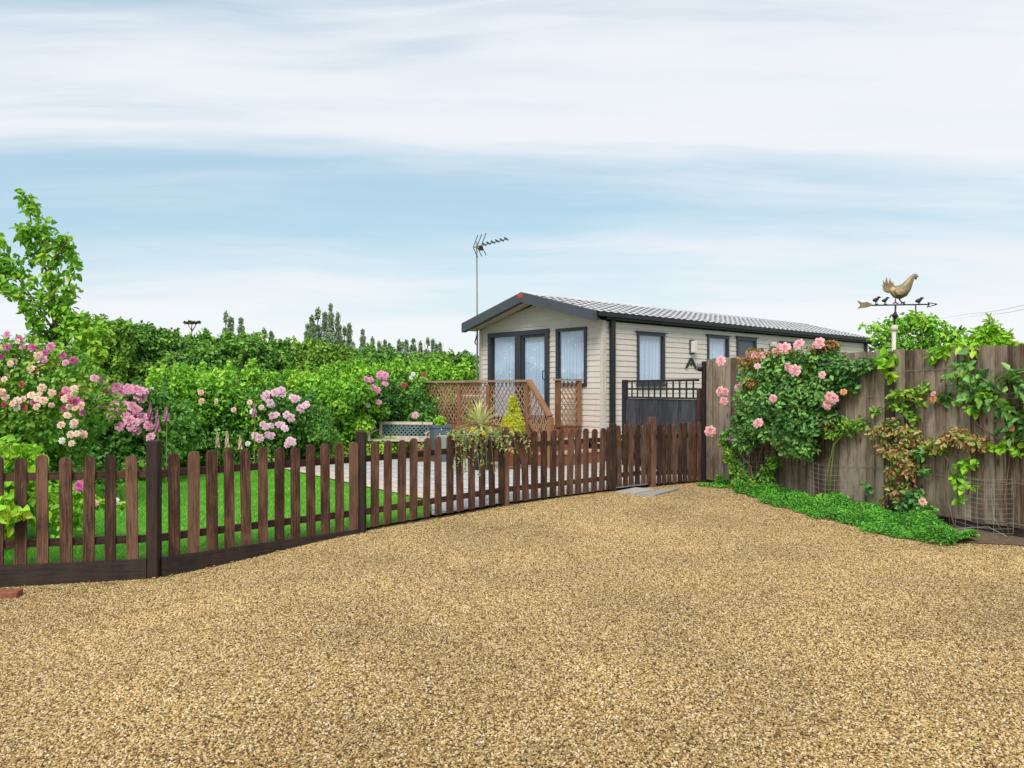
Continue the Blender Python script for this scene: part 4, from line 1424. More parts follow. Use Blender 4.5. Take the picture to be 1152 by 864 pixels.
wr = thing('withered_climber', 'climber with brown withered leaves hanging on the board fence', 'climber', tuple(onf(1018, 585, .12)))
plant_leaves('foliage', px_clumps([(988, 488, .12, 13, .7), (1004, 482, .15, 15, .7), (1022, 490, .16, 14, .9), (998, 505, .16, 13, .9), (1016, 512, .18, 15, .9), (1033, 500, .12, 9, 1), (1008, 530, .16, 12, 1), (1026, 528, .15, 11, 1), (1005, 552, .14, 9, 1), (1020, 548, .16, 9, .9), (994, 565, .14, 5, 1)], onf), 1250, 0.055, 0.034, Lf['withered'], wr, 41, shell=0.15, zmin=-0.1, droop=0.8)
plant_leaves('young_foliage', px_clumps([(1030, 560, .2, 11, .8), (1018, 570, .25, 11, .7), (1040, 575, .25, 11, .7), (1028, 578, .28, 9, .7), (976, 548, .12, 5, .7), (1035, 510, .15, 7, .7), (1040, 532, .15, 5, .8), (1004, 478, .15, 8, .5)], onf), 380, 0.075, 0.05, Lf['climber'], wr, 42, shell=0.1, zmin=-0.1)
stems('vine', [[onf(1020, 588, .14), onf(1012, 550, .14), onf(1018, 510, .14), onf(1000, 480, .14)], [onf(1024, 588, .14), onf(1030, 540, .12), onf(1030, 495, .12)]], 0.009, M['stem_brown'], wr)
bloom('cream', onf(1038, 565, .3), FACE, 0.05, wr, 'dried_blossom')

tr2 = thing('bare_stem_rose', 'thin bare stemmed rose with a flat leafy top beside the tall wire guard', 'rose bush', tuple(onf(1072, 592, .2)))
stems('cane', [[onf(1074, 594, .2), onf(1068, 570, .2), onf(1064, 545, .18), onf(1066, 520, .16), onf(1071, 506, .14), onf(1085, 500, .12), (onf(1110, 492, .08))], [onf(1067, 520, .16), onf(1061, 508, .14), onf(1050, 498, .12)], [onf(1080, 503, .12), onf(1085, 480, .1), onf(1083, 440, .06), onf(1080, 410, .06)]], 0.010, M['stem_brown'], tr2, 6)
plant_leaves('foliage', px_clumps([(1055, 500, .14, 12, .5), (1072, 494, .16, 15, .6), (1092, 496, .15, 14, .6), (1108, 500, .1, 10, .6), (1045, 506, .12, 7, .6), (1082, 486, .1, 10, .5)], onf), 560, 0.06, 0.040, Lf['withered'], tr2, 51, shell=0.1)
plant_leaves('young_foliage', px_clumps([(1083, 524, .14, 8, .7), (1078, 538, .14, 7, .8), (1086, 548, .14, 7, .6), (1095, 518, .12, 6, .5), (1080, 560, .14, 5, .7), (1055, 503, .14, 10, .5), (1118, 505, .1, 7, .7)], onf), 150, 0.075, 0.052, Lf['lime'], tr2, 52, shell=0.1)

fr_ = thing('climbing_rose', 'sparse large leaved climber spreading on wires at the near end of the board fence', 'climber', tuple(onf(1130, 606, .1)))
plant_leaves('foliage', px_clumps([(1088, 412, .08, 13, .6), (1075, 425, .08, 12, .6), (1096, 426, .08, 14, .7), (1085, 440, .08, 12, .7), (1105, 440, .1, 13, .8), (1090, 455, .08, 10, .8), (1112, 452, .08, 11, .7), (1135, 430, .1, 12, .6), (1140, 418, .1, 8, .6), (1152, 438, .1, 12, .7), (1130, 458, .1, 10, .8), (1148, 470, .1, 13, .8), (1160, 485, .1, 15, .8), (1140, 490, .08, 9, .8), (1128, 478, .06, 6, .8), (1180, 450, .1, 22, .9), (1070, 445, .06, 7, .8), (1060, 452, .06, 8, .6), (1088, 398, .08, 8, .4)], onf), 560, 0.092, 0.056, Lf['climber'], fr_, 61, shell=0.1)
plant_leaves('young_foliage', px_clumps([(1132, 468, .08, 5, 1), (1135, 500, .08, 6, .7), (1145, 505, .08, 8, .7), (1095, 460, .1, 7, .7), (1110, 445, .12, 8, .6)], onf), 75, 0.085, 0.055, Lf['lime'], fr_, 62, shell=0.1)
stems('vine', [[onf(1135, 606, .08), onf(1130, 560, .05), onf(1138, 500, .05), onf(1130, 460, .06), onf(1140, 420, .08)], [onf(1132, 500, .05), onf(1100, 478, .05), onf(1085, 440, .06), onf(1092, 400, .08)], [onf(1132, 470, .05), onf(1160, 445, .08), onf(1200, 440, .08)]], 0.008, M['stem_brown'], fr_)
bloom('apricot', onf(1139, 482, .16), FACE, 0.04, fr_)

mr = thing('small_rose', 'small sparse rose spray with one apricot pink bloom midway along the board fence', 'rose bush', tuple(onf(1022, 586, .1)))
plant_leaves('foliage', px_clumps([(1012, 445, .08, 10, .6), (1025, 442, .08, 11, .6), (1035, 450, .08, 9, .6), (1020, 460, .08, 9, .6), (1008, 456, .08, 7, .6), (1040, 438, .08, 7, .5), (1075, 450, .06, 8, .4), (1060, 445, .06, 6, .5), (1030, 470, .06, 8, .6)], onf), 330, 0.062, 0.04, Lf['rose_mixed'], mr, 71, shell=0.1)
stems('vine', [[onf(1022, 588, .1), onf(1026, 520, .07), onf(1018, 460, .07), onf(1030, 440, .08), onf(1052, 446, .1)], [onf(1020, 470, .07), onf(1000, 455, .08)]], 0.007, M['stem_brown'], mr)
bloom('apricot', onf(1050, 449, .15), FACE, 0.045, mr)
bloom('salmon', onf(1050, 443, .15), FACE, 0.035, mr)

vl = thing('leafy_shoot', 'bright green big leaved shoot on the fence just below the weathervane pole', 'plant', tuple(onf(1002, 425, .06)))
plant_leaves('foliage', px_clumps([(993, 404, .1, 7, .6), (1003, 403, .1, 6, .6), (996, 415, .1, 7, .7), (1003, 420, .1, 5, .6)], onf), 36, 0.12, 0.085, Lf['lime'], vl, 81, shell=0.1, droop=0.7)
vl2 = thing('leafy_shoot', 'lime green leafy tendrils hanging over the fence top right of the weathervane', 'plant', tuple(onf(1070, 400, .05)))
plant_leaves('foliage', px_clumps([(1055, 396, .05, 8, .5), (1068, 393, .05, 9, .5), (1085, 392, .05, 8, .5), (1050, 402, .08, 5, .6), (1098, 396, .06, 5, .4)], onf), 110, 0.085, 0.05, Lf['lime'], vl2, 82, shell=0.1)

# ground cover
rng = np.random.default_rng(91)
front = [(0.35, 0.10), (0.77, 0.22), (1.5, 0.60), (2.39, 0.90), (3.0, 0.98), (3.46, 1.04), (3.94, 1.12), (4.3, 1.14), (4.5, 1.06), (4.62, 0.92)]
fs_ = np.array(front)
n = 42000
S = rng.uniform(0.35, 4.60, n)
wid = np.interp(S, fs_[:, 0], fs_[:, 1]) + 0.05 * np.sin(S * 7) + 0.03 * np.sin(S * 17 + 1)
back = np.interp(S, [0, 3.4, 4.0, 4.62], [0.0, 0.02, 0.22, 0.62])
U = rng.random(n)
out = back + (wid - back) * U
prof = np.clip(np.minimum(U * 4 + 0.35, (1 - U) * 5), 0, 1) ** 0.6
hill = 0.115 * prof * (0.7 + 0.35 * np.sin(S * 5 + out * 4) + 0.3 * np.sin(S * 11 - out * 9)) + 0.02
px_ = BF0.x + BFD.x * S + BFN.x * out
py_ = BF0.y + BFD.y * S + BFN.y * out
pz_ = np.array([gz(a_, b_) for a_, b_ in zip(px_, py_)]) + hill * rng.uniform(0.55, 1.08, n)
PP = np.stack([px_, py_, pz_], 1)
NN = np.tile(np.array([[-0.2, -0.2, 1.0]]), (n, 1))
tag(link('ground_cover', leaf_mesh('ground_cover', PP, NN, 0.026, 0.014, rng, 0.6, 0.6), Lf['cover']), 'low bright green mat of ground cover along the foot of the board fence', 'ground cover', kind='stuff')
cl_ = thing('clover_patch', 'small low clover patch at the corner of the picket and board fences', 'plant', tuple(at(806, 546, 11.3)))
plant_leaves('foliage', px_clumps([(800, 546, 11.35, 9, .3), (812, 547, 11.2, 8, .3), (790, 545, 11.4, 6, .3)], at), 420, 0.035, 0.026, Lf['cover'], cl_, 92, shell=0.1, zmin=-0.1)
sl = MB()
pts = [bfp(s_, 0.02, 0) for s_ in (0.4, 2.5, 4.0, 6.0)] + [bfp(s_, o_, 0) for s_, o_ in ((6.0, 0.16), (4.95, 0.30), (4.45, 0.85), (3.4, 0.95), (2.4, 0.75), (1.0, 0.2))]
ctr = bfp(3.2, 0.3, 0)
vs = [(p_.x, p_.y, gz(p_.x, p_.y) + 0.010) for p_ in [ctr] + pts]
sl.add(vs, [(0, i, i % len(pts) + 1) for i in range(1, len(pts) + 1)])
tag(sl.build('soil_bed', M['soil']), kind='structure')

# ================================================================== WEATHERVANE
WY = 9.25
K = WY / 866 / 5.19                    # metres per enlarged survey pixel
wb = at(1006, 437, WY)
wv = thing('weathervane', 'copper cockerel weathervane with three black chicks on an arrow above the fence', 'weathervane', (wb.x, wb.y, 0))


def wp(ax, az, d=0.0):
    return Vector(((ax - 394) * K, d, CAM_H + (437 - 290 - az / 5.19) / 866 * WY))


q = MB(); q.tube([(0, 0, -0.1), wp(392, 430)], 0.024, 10); q.build('pole', M['cream_pole'], wv, True)
q = MB(); q.ball(wp(394, 413), 0.045, n=14); q.build('finial', M['cream_pole'], wv, True)
q = MB(); q.tube([wp(394, 400), wp(399, 340), wp(402, 276)], 0.011, 8); q.ball(wp(398, 338), 0.034, n=12); q.ball(wp(400, 322), 0.018, n=8); q.build('spindle', M['iron'], wv, True)
q = MB(); q.tube([wp(240, 278), wp(600, 272)], 0.0085, 6); q.tube([wp(519, 274), wp(521, 330)], 0.008, 6)
for a_, c_ in (((590, 262), (645, 271)), ((645, 271), (586, 288)), ((590, 262), (600, 272)), ((586, 288), (600, 272))):
    q.tube([wp(*a_), wp(*c_)], 0.006, 5)
q.build('arrow', M['iron'], wv)
q = MB()
tv = [(178, 250), (205, 262), (235, 258), (262, 268), (262, 281), (235, 290), (178, 297), (198, 276)]
q.prism([(wp(a_, c_).x, wp(a_, c_).z) for a_, c_ in tv], -0.008, 0.008)
q.build('arrow_tail', M['copper'], wv)


def loft(bb, spine, flat=0.55, n=12):
    """spine of (x,z,r) in the vane plane, cross sections flattened across it"""
    rings = []
    for i, (a_, c_, r_) in enumerate(spine):
        p0, p1 = spine[max(0, i - 1)], spine[min(len(spine) - 1, i + 1)]
        dx, dz = p1[0] - p0[0], p1[1] - p0[1]
        l_ = math.hypot(dx, dz) or 1
        nx, nz = -dz / l_, dx / l_
        rings.append([wp(a_ + nx * r_ * math.cos(2 * PI * k / n), c_ + nz * r_ * math.cos(2 * PI * k / n), r_ * K * flat * math.sin(2 * PI * k / n)) for k in range(n)])
    vs = [v_ for r_ in rings for v_ in r_]
    fs = []
    for i in range(len(rings) - 1):
        for k in range(n):
            k2 = (k + 1) % n
            fs.append((i * n + k, i * n + k2, (i + 1) * n + k2, (i + 1) * n + k))
    fs += [tuple(range(n - 1, -1, -1)), tuple((len(rings) - 1) * n + k for k in range(n))]
    bb.add(vs, fs)


q = MB()
loft(q, [(366, 178, 12), (382, 186, 26), (402, 198, 37), (424, 201, 41), (446, 192, 38), (464, 172, 32), (478, 150, 25), (490, 130, 19), (500, 116, 15), (512, 107, 12), (522, 105, 8), (538, 112, 1.5)])
q.build('cockerel_body', M['copper'], wv, True)
q = MB()
for (x0, z0, xm, zm, x1, z1, r_) in ((385, 180, 350, 150, 350, 114, 9), (380, 184, 343, 165, 328, 130, 8), (378, 190, 343, 180, 322, 156, 8), (388, 176, 372, 150, 368, 118, 8), (378, 196, 350, 194, 324, 180, 8), (392, 180, 388, 162, 384, 138, 7), (376, 196, 356, 200, 336, 194, 6)):
    loft(q, [(x0, z0, r_), ((x0 + xm) / 2, (z0 + zm) / 2, r_ * 1.1), (xm, zm, r_), ((xm + x1) / 2 - 2, (zm + z1) / 2, r_ * 0.75), (x1, z1, 2)], 0.4, 8)
q.build('tail_feathers', M['copper'], wv, True)
q = MB()
for k, (a_, c_) in enumerate(((498, 101), (506, 96), (515, 94), (523, 97))):
    q.prism([(wp(a_ - 6, c_ + 8).x, wp(a_, c_ + 8).z), (wp(a_ + 6, c_).x, wp(a_, c_ + 8).z), (wp(a_ + 2, c_).x, wp(a_, c_ - 2).z)], -0.006, 0.006)
loft(q, [(520, 112, 6), (521, 120, 6), (520, 128, 3)], 0.6, 8)
q.build('comb_and_wattle', M['iron'], wv)
q = MB()
loft(q, [(388, 192, 6), (405, 204, 18), (428, 206, 20), (452, 192, 14), (468, 176, 3)], 0.25, 10)
for v_ in range(len(q.v)):
    a_ = q.v[v_]
    q.v[v_] = (a_[0], a_[1] - 0.045, a_[2])
q.build('wing', M['copper'], wv, True)
q = MB()
for pts in ([(404, 236), (400, 250), (402, 262)], [(402, 262), (386, 266)], [(402, 262), (418, 267)], [(418, 234), (430, 252), (442, 262)], [(442, 262), (458, 258)], [(442, 262), (456, 270)], [(442, 262), (432, 268)]):
    q.tube([wp(*p_) for p_ in pts], 0.0075, 6)
q.build('cockerel_legs', M['iron'], wv)
for (cx, cz, f_) in ((288, 246, 1.0), (340, 249, 0.9), (538, 251, 1.05)):
    q = MB()
    loft(q, [(cx - 20 * f_, cz + 2, 4), (cx - 12 * f_, cz + 2, 10 * f_), (cx, cz, 12 * f_), (cx + 9 * f_, cz - 7, 9 * f_), (cx + 15 * f_, cz - 15, 8 * f_), (cx + 22 * f_, cz - 16, 5), (cx + 30 * f_, cz - 15, 1)], 0.7, 8)
    for a_ in (-3, 5):
        q.tube([wp(cx + a_, cz + 9), wp(cx + a_ + 1, 273)], 0.005, 5)
        q.tube([wp(cx + a_ - 4, 272), wp(cx + a_ + 8, 272)], 0.005, 5)
    q.build('chick', M['iron'], wv, True)

# ================================================================== LEFT SIDE PLANTING
br1 = thing('rose_bush', 'large rambling rose bush covered in cream and pink blooms at far left', 'rose bush', (-6.2, 9.2, -0.02))
rng = np.random.default_rng(101)
lm = lumps(rng, [(-8.2, 9.3), (-6.4, 9.1), (-5.35, 9.3)], 0.75, 0.1, lambda t_: 1.98 - 0.50 * max(0, t_ - 0.68) / 0.32, 130, 0.16, 0.36)
lm += px_clumps([(5, 398, 8.95, 26, .8), (28, 395, 8.95, 24, .8), (52, 400, 8.95, 24, .8), (76, 407, 8.95, 22, .8), (96, 418, 8.95, 18, .8), (108, 434, 8.95, 14, .9), (-20, 392, 8.95, 26, .8), (0, 425, 8.8, 26, .8), (40, 425, 8.8, 26, .8), (75, 432, 8.8, 24, .8)], at)
plant_leaves('foliage', lm, 36000, 0.060, 0.040, Lf['rose_mixed'], br1, 102, shell=0.4)
stems('cane', bush_stems(-6.2, 9.2, -0.02, 1.8, 0.8, 10, random.Random(5)), 0.014, M['stem_brown'], br1)
S4 = [(100, 70, 'cream'), (180, 112, 'cream'), (220, 155, 'cream'), (255, 140, 'magenta'), (85, 188, 'cream'), (20, 105, 'cream'), (10, 160, 'magenta'), (25, 288, 'cream'), (175, 225, 'cream'), (205, 245, 'red'), (125, 318, 'red'), (290, 103, 'pink'), (360, 155, 'magenta'), (375, 195, 'pink'), (420, 182, 'magenta'), (540, 282, 'pink'),
      (30, 390, 'cream'), (5, 360, 'cream'), (100, 415, 'cream'), (95, 450, 'white'), (180, 380, 'cream'), (215, 400, 'cream'), (250, 410, 'cream'), (210, 445, 'cream'), (370, 400, 'cream'), (435, 413, 'magenta'), (400, 445, 'cream'), (430, 455, 'cream'), (465, 440, 'cream'), (470, 480, 'magenta'), (385, 495, 'cream'), (350, 550, 'cream'), (425, 535, 'cream'), (420, 550, 'white'), (405, 605, 'cream'), (440, 600, 'cream'), (480, 605, 'cream'), (460, 595, 'cream'), (355, 640, 'white'), (410, 655, 'cream'), (190, 105, 'magenta'), (110, 60, 'magenta'), (230, 150, 'pink'), (60, 200, 'cream'), (45, 105, 'magenta'), (75, 425, 'cream'), (40, 30, 'pink'), (395, 385, 'pink')]
for a_, c_, k in S4:
    p_ = at(a_ / 5.085, 370 + c_ / 5.085, 8.42 + random.uniform(-0.06, 0.05) + (0.35 if c_ < 260 else 0.0))
    bloom(k, p_, (0.15, -0.9, 0.35), random.uniform(0.038, 0.052), br1)

rnd = random.Random(77)
for k in range(40):
    a_, c_ = rnd.uniform(0, 470), rnd.uniform(60, 470)
    if c_ < 60 + max(0, a_ - 150) * 0.55:
        continue
    bloom(rnd.choice(['cream', 'pink', 'pink', 'cream', 'red', 'magenta']), at(a_ / 5.085, 370 + c_ / 5.085, 8.5 + (0.3 if c_ < 260 else 0.0) + rnd.uniform(-0.05, 0.1)), (0.15, -0.9, 0.35), rnd.uniform(0.028, 0.046), br1)
ls = thing('lime_shrub', 'lime green leafy shrub growing just behind the left end of the picket fence', 'shrub', (-4.7, 7.1, -0.02))
rng = np.random.default_rng(111)
lm = lumps(rng, [(-6.4, 7.1), (-4.35, 7.25)], 0.42, 0.0, lambda t_: 1.20 - 0.25 * t_, 60, 0.12, 0.24)
plant_leaves('foliage', lm, 6200, 0.085, 0.055, Lf['lime'], ls, 112, shell=0.3)
lm2 = px_clumps([(2, 572, 6.08, 12, .9), (12, 580, 6.06, 9, .7), (24, 574, 6.10, 6, .8), (8, 560, 6.1, 8, .6)], at)
plant_leaves('sprig', lm2, 75, 0.075, 0.068, Lf['lime'], ls, 113, shell=0.1)
stems('cane', bush_stems(-4.7, 7.1, -0.02, 1.0, 0.5, 8, random.Random(6)), 0.010, M['stem_brown'], ls)
bloom('magenta', at(89.5, 547, 6.95), (0.1, -1, 0.2), 0.062, ls)
lr = thing('low_rose', 'low spreading rose plant with one white bloom behind the picket fence', 'rose bush', (-3.95, 7.1, -0.02))
lm3 = px_clumps([(85, 560, 7.2, 14, .8), (100, 566, 7.1, 12, .6), (115, 565, 7.1, 9, .5), (80, 585, 7.3, 15, .7), (70, 610, 7.2, 12, .7), (95, 545, 7.2, 9, .7), (138, 568, 7.1, 6, .5)], at)
plant_leaves('foliage', lm3, 850, 0.05, 0.035, Lf['lime'], lr, 114, shell=0.1)
bloom('white', at(130.5, 564, 7.0), (0.1, -1, 0.3), 0.042, lr)
bloom('cream', at(107, 566, 7.0), (0.1, -1, 0.3), 0.035, lr)

# young tree, leaning and sparse
TY = 11.0
tb_ = at(64, 437, TY)
yt = thing('young_tree', 'tall slender young tree with loose bright green leaves at far left', 'tree', (tb_.x, tb_.y, -0.02))
tk = [at(64, 555, TY), at(63, 430, TY), at(62, 370, TY), at(59, 320, TY), at(51, 275, TY), at(40, 240, TY), at(26, 218, TY)]
limbs = [[at(62, 375, TY), at(40, 340, TY), at(18, 310, TY + .1), at(2, 278, TY + .15)], [at(61, 350, TY), at(75, 325, TY), at(84, 305, TY)], [at(62, 400, TY), at(85, 375, TY), at(105, 360, TY)], [at(62, 390, TY), at(45, 365, TY - .2), at(28, 345, TY - .3)], [at(58, 310, TY), at(35, 285, TY + .2), at(20, 268, TY + .2)], [at(62, 410, TY), at(90, 400, TY - .3), at(112, 395, TY - .4)], [at(56, 300, TY), at(70, 280, TY - .1), at(76, 268, TY - .1)], [at(40, 340, TY), at(15, 335, TY - .1), at(-5, 322, TY - .2)]]
b_ = MB()
o_ = yt.location
b_.tube([p_ - o_ for p_ in tk], [0.045, 0.04, 0.033, 0.026, 0.018, 0.012, 0.006], 8)
for l_ in limbs:
    b_.tube([p_ - o_ for p_ in l_], [0.018, 0.012, 0.009, 0.004][:len(l_)], 6)
b_.build('trunk', M['bark'], yt, True)
cp = px_clumps([(29, 222, TY, 8, .8), (35, 235, TY, 9, .9), (28, 256, TY, 9, .7), (48, 255, TY, 10, 1), (42, 270, TY + .1, 12, .8), (25, 268, TY + .1, 8, .6), (62, 270, TY, 10, .9), (58, 290, TY, 13, .9), (38, 290, TY + .2, 10, .7), (78, 285, TY, 7, 1.1), (75, 268, TY, 7, .9), (70, 276, TY, 7, .8), (84, 298, TY, 6, 1), (82, 308, TY, 7, 1.2), (60, 312, TY, 13, .9), (75, 330, TY, 12, .9), (52, 335, TY, 12, .9), (68, 350, TY, 14, .9), (0, 275, TY + .1, 10, .9), (8, 295, TY + .1, 13, .8), (22, 305, TY + .1, 11, .7), (2, 318, TY, 13, .8), (18, 328, TY - .1, 12, .7), (34, 345, TY - .2, 11, .8), (40, 360, TY - .2, 12, .8), (-12, 300, TY, 16, 1), (45, 378, TY, 12, .8), (65, 375, TY, 15, .9), (82, 362, TY, 13, .9), (100, 360, TY, 12, .9), (112, 372, TY - .1, 10, 1), (95, 382, TY - .2, 15, .9), (108, 398, TY - .3, 12, 1), (85, 402, TY - .2, 14, .9), (62, 400, TY, 15, .9), (100, 415, TY - .3, 12, 1), (75, 420, TY, 16, 1), (36, 318, TY, 8, .6)], at)
plant_leaves('crown', cp, 2500, 0.105, 0.066, Lf['sapling'], yt, 121, shell=0.1, droop=0.9, rnd=0.6, up=0.35)

# mixed hedge bushes behind the lawn (each its own shrub)


def bush(name, label, cat, px, Y, wpx, top_y, mat, n, seed, L=0.075, W=0.05, depth=0.8, group=None, dark=None):
    c = at(px, 437, Y)
    o = thing(name, label, cat, (c.x, c.y, -0.02), 0, group)
    rng = np.random.default_rng(seed)
    half = wpx / 2 * Y / 866
    top = CAM_H + (437 - top_y) / 866 * Y
    rr = min(0.34, half * 0.5)
    lm = lumps(rng, [(c.x - half * 0.62, c.y + 0.05), (c.x + half * 0.62, c.y - 0.05)], depth, 0.05, lambda t_: top * (1 - 0.20 * (2 * t_ - 1) ** 2 * 1.0) + 0.08 * math.sin(t_ * 17 + seed), int(60 + 30 * half), rr * 0.45, rr)
    for _ in range(16):
        q_ = rng.uniform(-0.95, 0.95)
        zt_ = top * (1 - 0.2 * q_ * q_ * 0.4) + rng.uniform(-0.12, 0.16)
        xx_, yy_ = c.x + half * q_, c.y + rng.uniform(-0.5, 0.3)
        for j_ in range(4):
            lm.append((xx_ + rng.normal(0, 0.02), yy_, zt_ - 0.09 * j_, 0.03 + 0.025 * j_, 0.03 + 0.025 * j_, 0.07))
    plant_leaves('foliage', lm, n, L, W, mat, o, seed + 1, shell=0.4)
    stems('cane', bush_stems(c.x, c.y, -0.02, top * 0.95, half * 0.7, 9, random.Random(seed)), 0.014, M['stem_brown'], o)
    return o


HG = 'shrubs of the mixed hedge behind the lawn'
rb1 = bush('rose_bush', 'dark leaved rose bush with a dense cluster of mid pink blooms left of the foxgloves', 'rose bush', 152, 12.2, 120, 436, Lf['rose_dark'], 17000, 201, 0.07, 0.048, 0.7)
for a_, c_ in [(345, 280), (420, 290), (400, 330), (430, 345), (265, 310), (235, 300), (225, 260), (40, 180), (120, 200), (215, 420), (190, 440), (230, 455), (285, 400), (185, 485), (350, 410), (380, 440), (435, 507), (300, 490), (325, 525), (355, 575), (370, 545), (385, 610), (250, 575), (500, 660), (485, 570), (320, 270), (380, 275), (440, 300), (205, 400), (395, 455), (375, 560)]:
    bloom('pink', at(100 + a_ / 7.2, 400 + c_ / 7.2, 11.02 + random.uniform(-.08, .05)), (0.2, -1, 0.3), 0.078, rb1)
for a_, c_, k in [(145, 290, 'magenta'), (110, 400, 'magenta'), (65, 335, 'white')]:
    bloom(k, at(100 + a_ / 7.2, 400 + c_ / 7.2, 11.22), (0.2, -1, 0.3), 0.055, rb1)
h1 = bush('hedge_shrub', 'bright green leafy shrub between the pink rose bush and the cream rose bush', 'shrub', 212, 14.0, 105, 416, Lf['hedge_bright'], 24000, 211, 0.080, 0.052, 0.8)
for a_, c_, k in [(510, 272, 'white'), (755, 478, 'white')]:
    bloom(k, at(100 + a_ / 7.2, 400 + c_ / 7.2, 13.0), (0.2, -1, 0.3), 0.045, h1)
rb2 = bush('rose_bush', 'bluish green rose bush with scattered cream blooms behind the faded foxgloves', 'rose bush', 258, 14.2, 85, 438, Lf['rose_dark'], 14000, 221, 0.07, 0.048, 0.7)
for a_, c_, k in [(25, 370, 'cream'), (165, 440, 'cream'), (295, 380, 'cream'), (390, 420, 'cream'), (320, 455, 'white'), (280, 715, 'white'), (-100, 300 - 0, 'cream'), (-95, 368, 'cream')]:
    bloom(k, at(240 + a_ / 7.2, 400 + c_ / 7.2, 13.15), (0.2, -1, 0.3), 0.055, rb2)
h2 = bush('hedge_shrub', 'broad bright green shrub behind the cream rose bush', 'shrub', 268, 15.4, 130, 414, Lf['hedge_bright'], 26000, 231, 0.080, 0.052, 0.8)
rb3 = bush('rose_bush', 'rose bush with big clusters of pale lilac pink blooms at middle of hedge', 'rose bush', 318, 14.6, 85, 440, Lf['rose_dark'], 14000, 241, 0.07, 0.048, 0.7)
for a_, c_ in [(435, 310), (430, 345), (460, 385), (530, 285), (560, 310), (500, 300), (640, 335), (680, 350), (735, 410), (710, 430), (510, 480), (595, 480), (630, 505), (480, 490), (400, 555), (470, 570), (550, 560), (580, 590), (440, 640), (470, 650), (360, 660), (620, 690), (600, 720), (415, 330), (550, 280), (660, 355), (750, 400), (530, 560), (425, 575), (340, 650), (375, 670), (640, 700), (470, 400)]:
    bloom('pale', at(240 + a_ / 7.2, 400 + c_ / 7.2, 13.55 + random.uniform(-.08, .05)), (0.2, -1, 0.35), 0.075, rb3)
h3 = bush('hedge_shrub', 'bright green shrub right of the pale lilac pink roses', 'shrub', 370, 15.6, 110, 418, Lf['hedge_bright'], 26000, 251, 0.080, 0.052, 0.8)
h4 = bush('hedge_shrub', 'large leafy shrub with yellowish tips standing left of the bench', 'shrub', 425, 17.0, 110, 408, Lf['hedge_bright'], 24000, 261, 0.085, 0.055, 0.8)
rb4 = bush('rose_bush', 'rose bush with pink and dusty red blooms behind the garden bench', 'rose bush', 445, 16.4, 90, 424, Lf['rose_dark'], 17000, 271, 0.07, 0.048, 0.6)
for a_, c_, k in [(75, 165, 'pink'), (105, 168, 'pink'), (165, 140, 'pink'), (205, 140, 'pink'), (185, 150, 'pink'), (200, 190, 'pink'), (120, 222, 'pink'), (150, 240, 'pink'), (130, 240, 'pink'), (162, 325, 'pink'), (415, 415, 'pink'), (345, 210, 'red'), (335, 205, 'red'), (475, 135, 'red'), (400, 130, 'white'), (385, 155, 'white'), (85, 345, 'white'), (110, 262, 'white'), (180, 130, 'pink'), (210, 195, 'pink')]:
    bloom(k, at(400 + a_ / 6.17, 400 + c_ / 6.17, 15.45 + random.uniform(-.08, .05)), (0.2, -1, 0.3), 0.075 if k == 'pink' else 0.055, rb4)
h5 = bush('hedge_shrub', 'yellow green rounded shrub directly left of the cabin and behind the deck', 'shrub', 495, 19.5, 110, 408, Lf['hedge_bright'], 22000, 281, 0.09, 0.06, 0.9)
bloom('red', at(549 - 16, 431, 18.3), (0.2, -1, .3), 0.07, h5)
bloom('red', at(508, 432, 18.3), (0.2, -1, .3), 0.07, h5)


# foxgloves
def foxglove(px, py_tip, py_base, Y, label, faded=False):
    b0_ = at(px, 437, Y)
    zt_ = CAM_H + (437 - py_tip) / 866 * Y
    zb_ = CAM_H + (437 - py_base) / 866 * Y
    o = thing('foxglove', label, 'foxglove', (b0_.x, b0_.y, -0.02), 0, 'foxgloves among the roses')
    q = MB(); q.tube([(0, 0, 0), (0.01, 0, zb_), (0.0, 0, zt_ + 0.04)], [0.008, 0.006, 0.003], 5); q.build('stem', M['stem_green'], o)
    q = MB()
    k = 0
    zz = zb_
    while zz < zt_:
        f_ = (zz - zb_) / (zt_ - zb_)
        r_ = 0.021 * (1 - 0.6 * f_)
        for j in range(3):
            a_ = k * 2.4 + j * 2.1
            d_ = Vector((math.cos(a_), math.sin(a_), -0.75)).normalized()
            s_ = Vector((0.0, 0.0, zz))
            q.tube([s_, s_ + d_ * r_ * 1.2, s_ + d_ * r_ * 2.4], [r_ * 0.3, r_ * 0.55, r_ * 0.8], 6)
        zz += 0.022
        k += 1
    q.build('flower_spike', P['cream'] if faded else P['foxglove'], o, True)
    return o


foxglove(169, 452, 468, 11.0, 'short leaning mauve foxglove spike touching the pink rose cluster')
foxglove(177, 459, 482, 11.0, 'tallest mauve foxglove spike standing second in the row beside the pink roses')
foxglove(187, 456, 470, 11.05, 'mauve foxglove with a pale tip at the right end of the row')
foxglove(266.5, 424, 440, 14.1, 'single pink foxglove standing high above the bright hedge shrub')
foxglove(286, 452, 466, 13.0, 'pale pink foxglove spike beside the pale lilac pink roses')
foxglove(244.5, 484, 500, 12.9, 'faded pinkish foxglove spike just above the pickets', True)
foxglove(255.5, 483, 500, 12.9, 'thin faded foxglove spike between two others above the pickets', True)
foxglove(270, 488, 502, 12.9, 'bent faded foxglove spike right of the other faded ones', True)

# ================================================================== TREES BEYOND


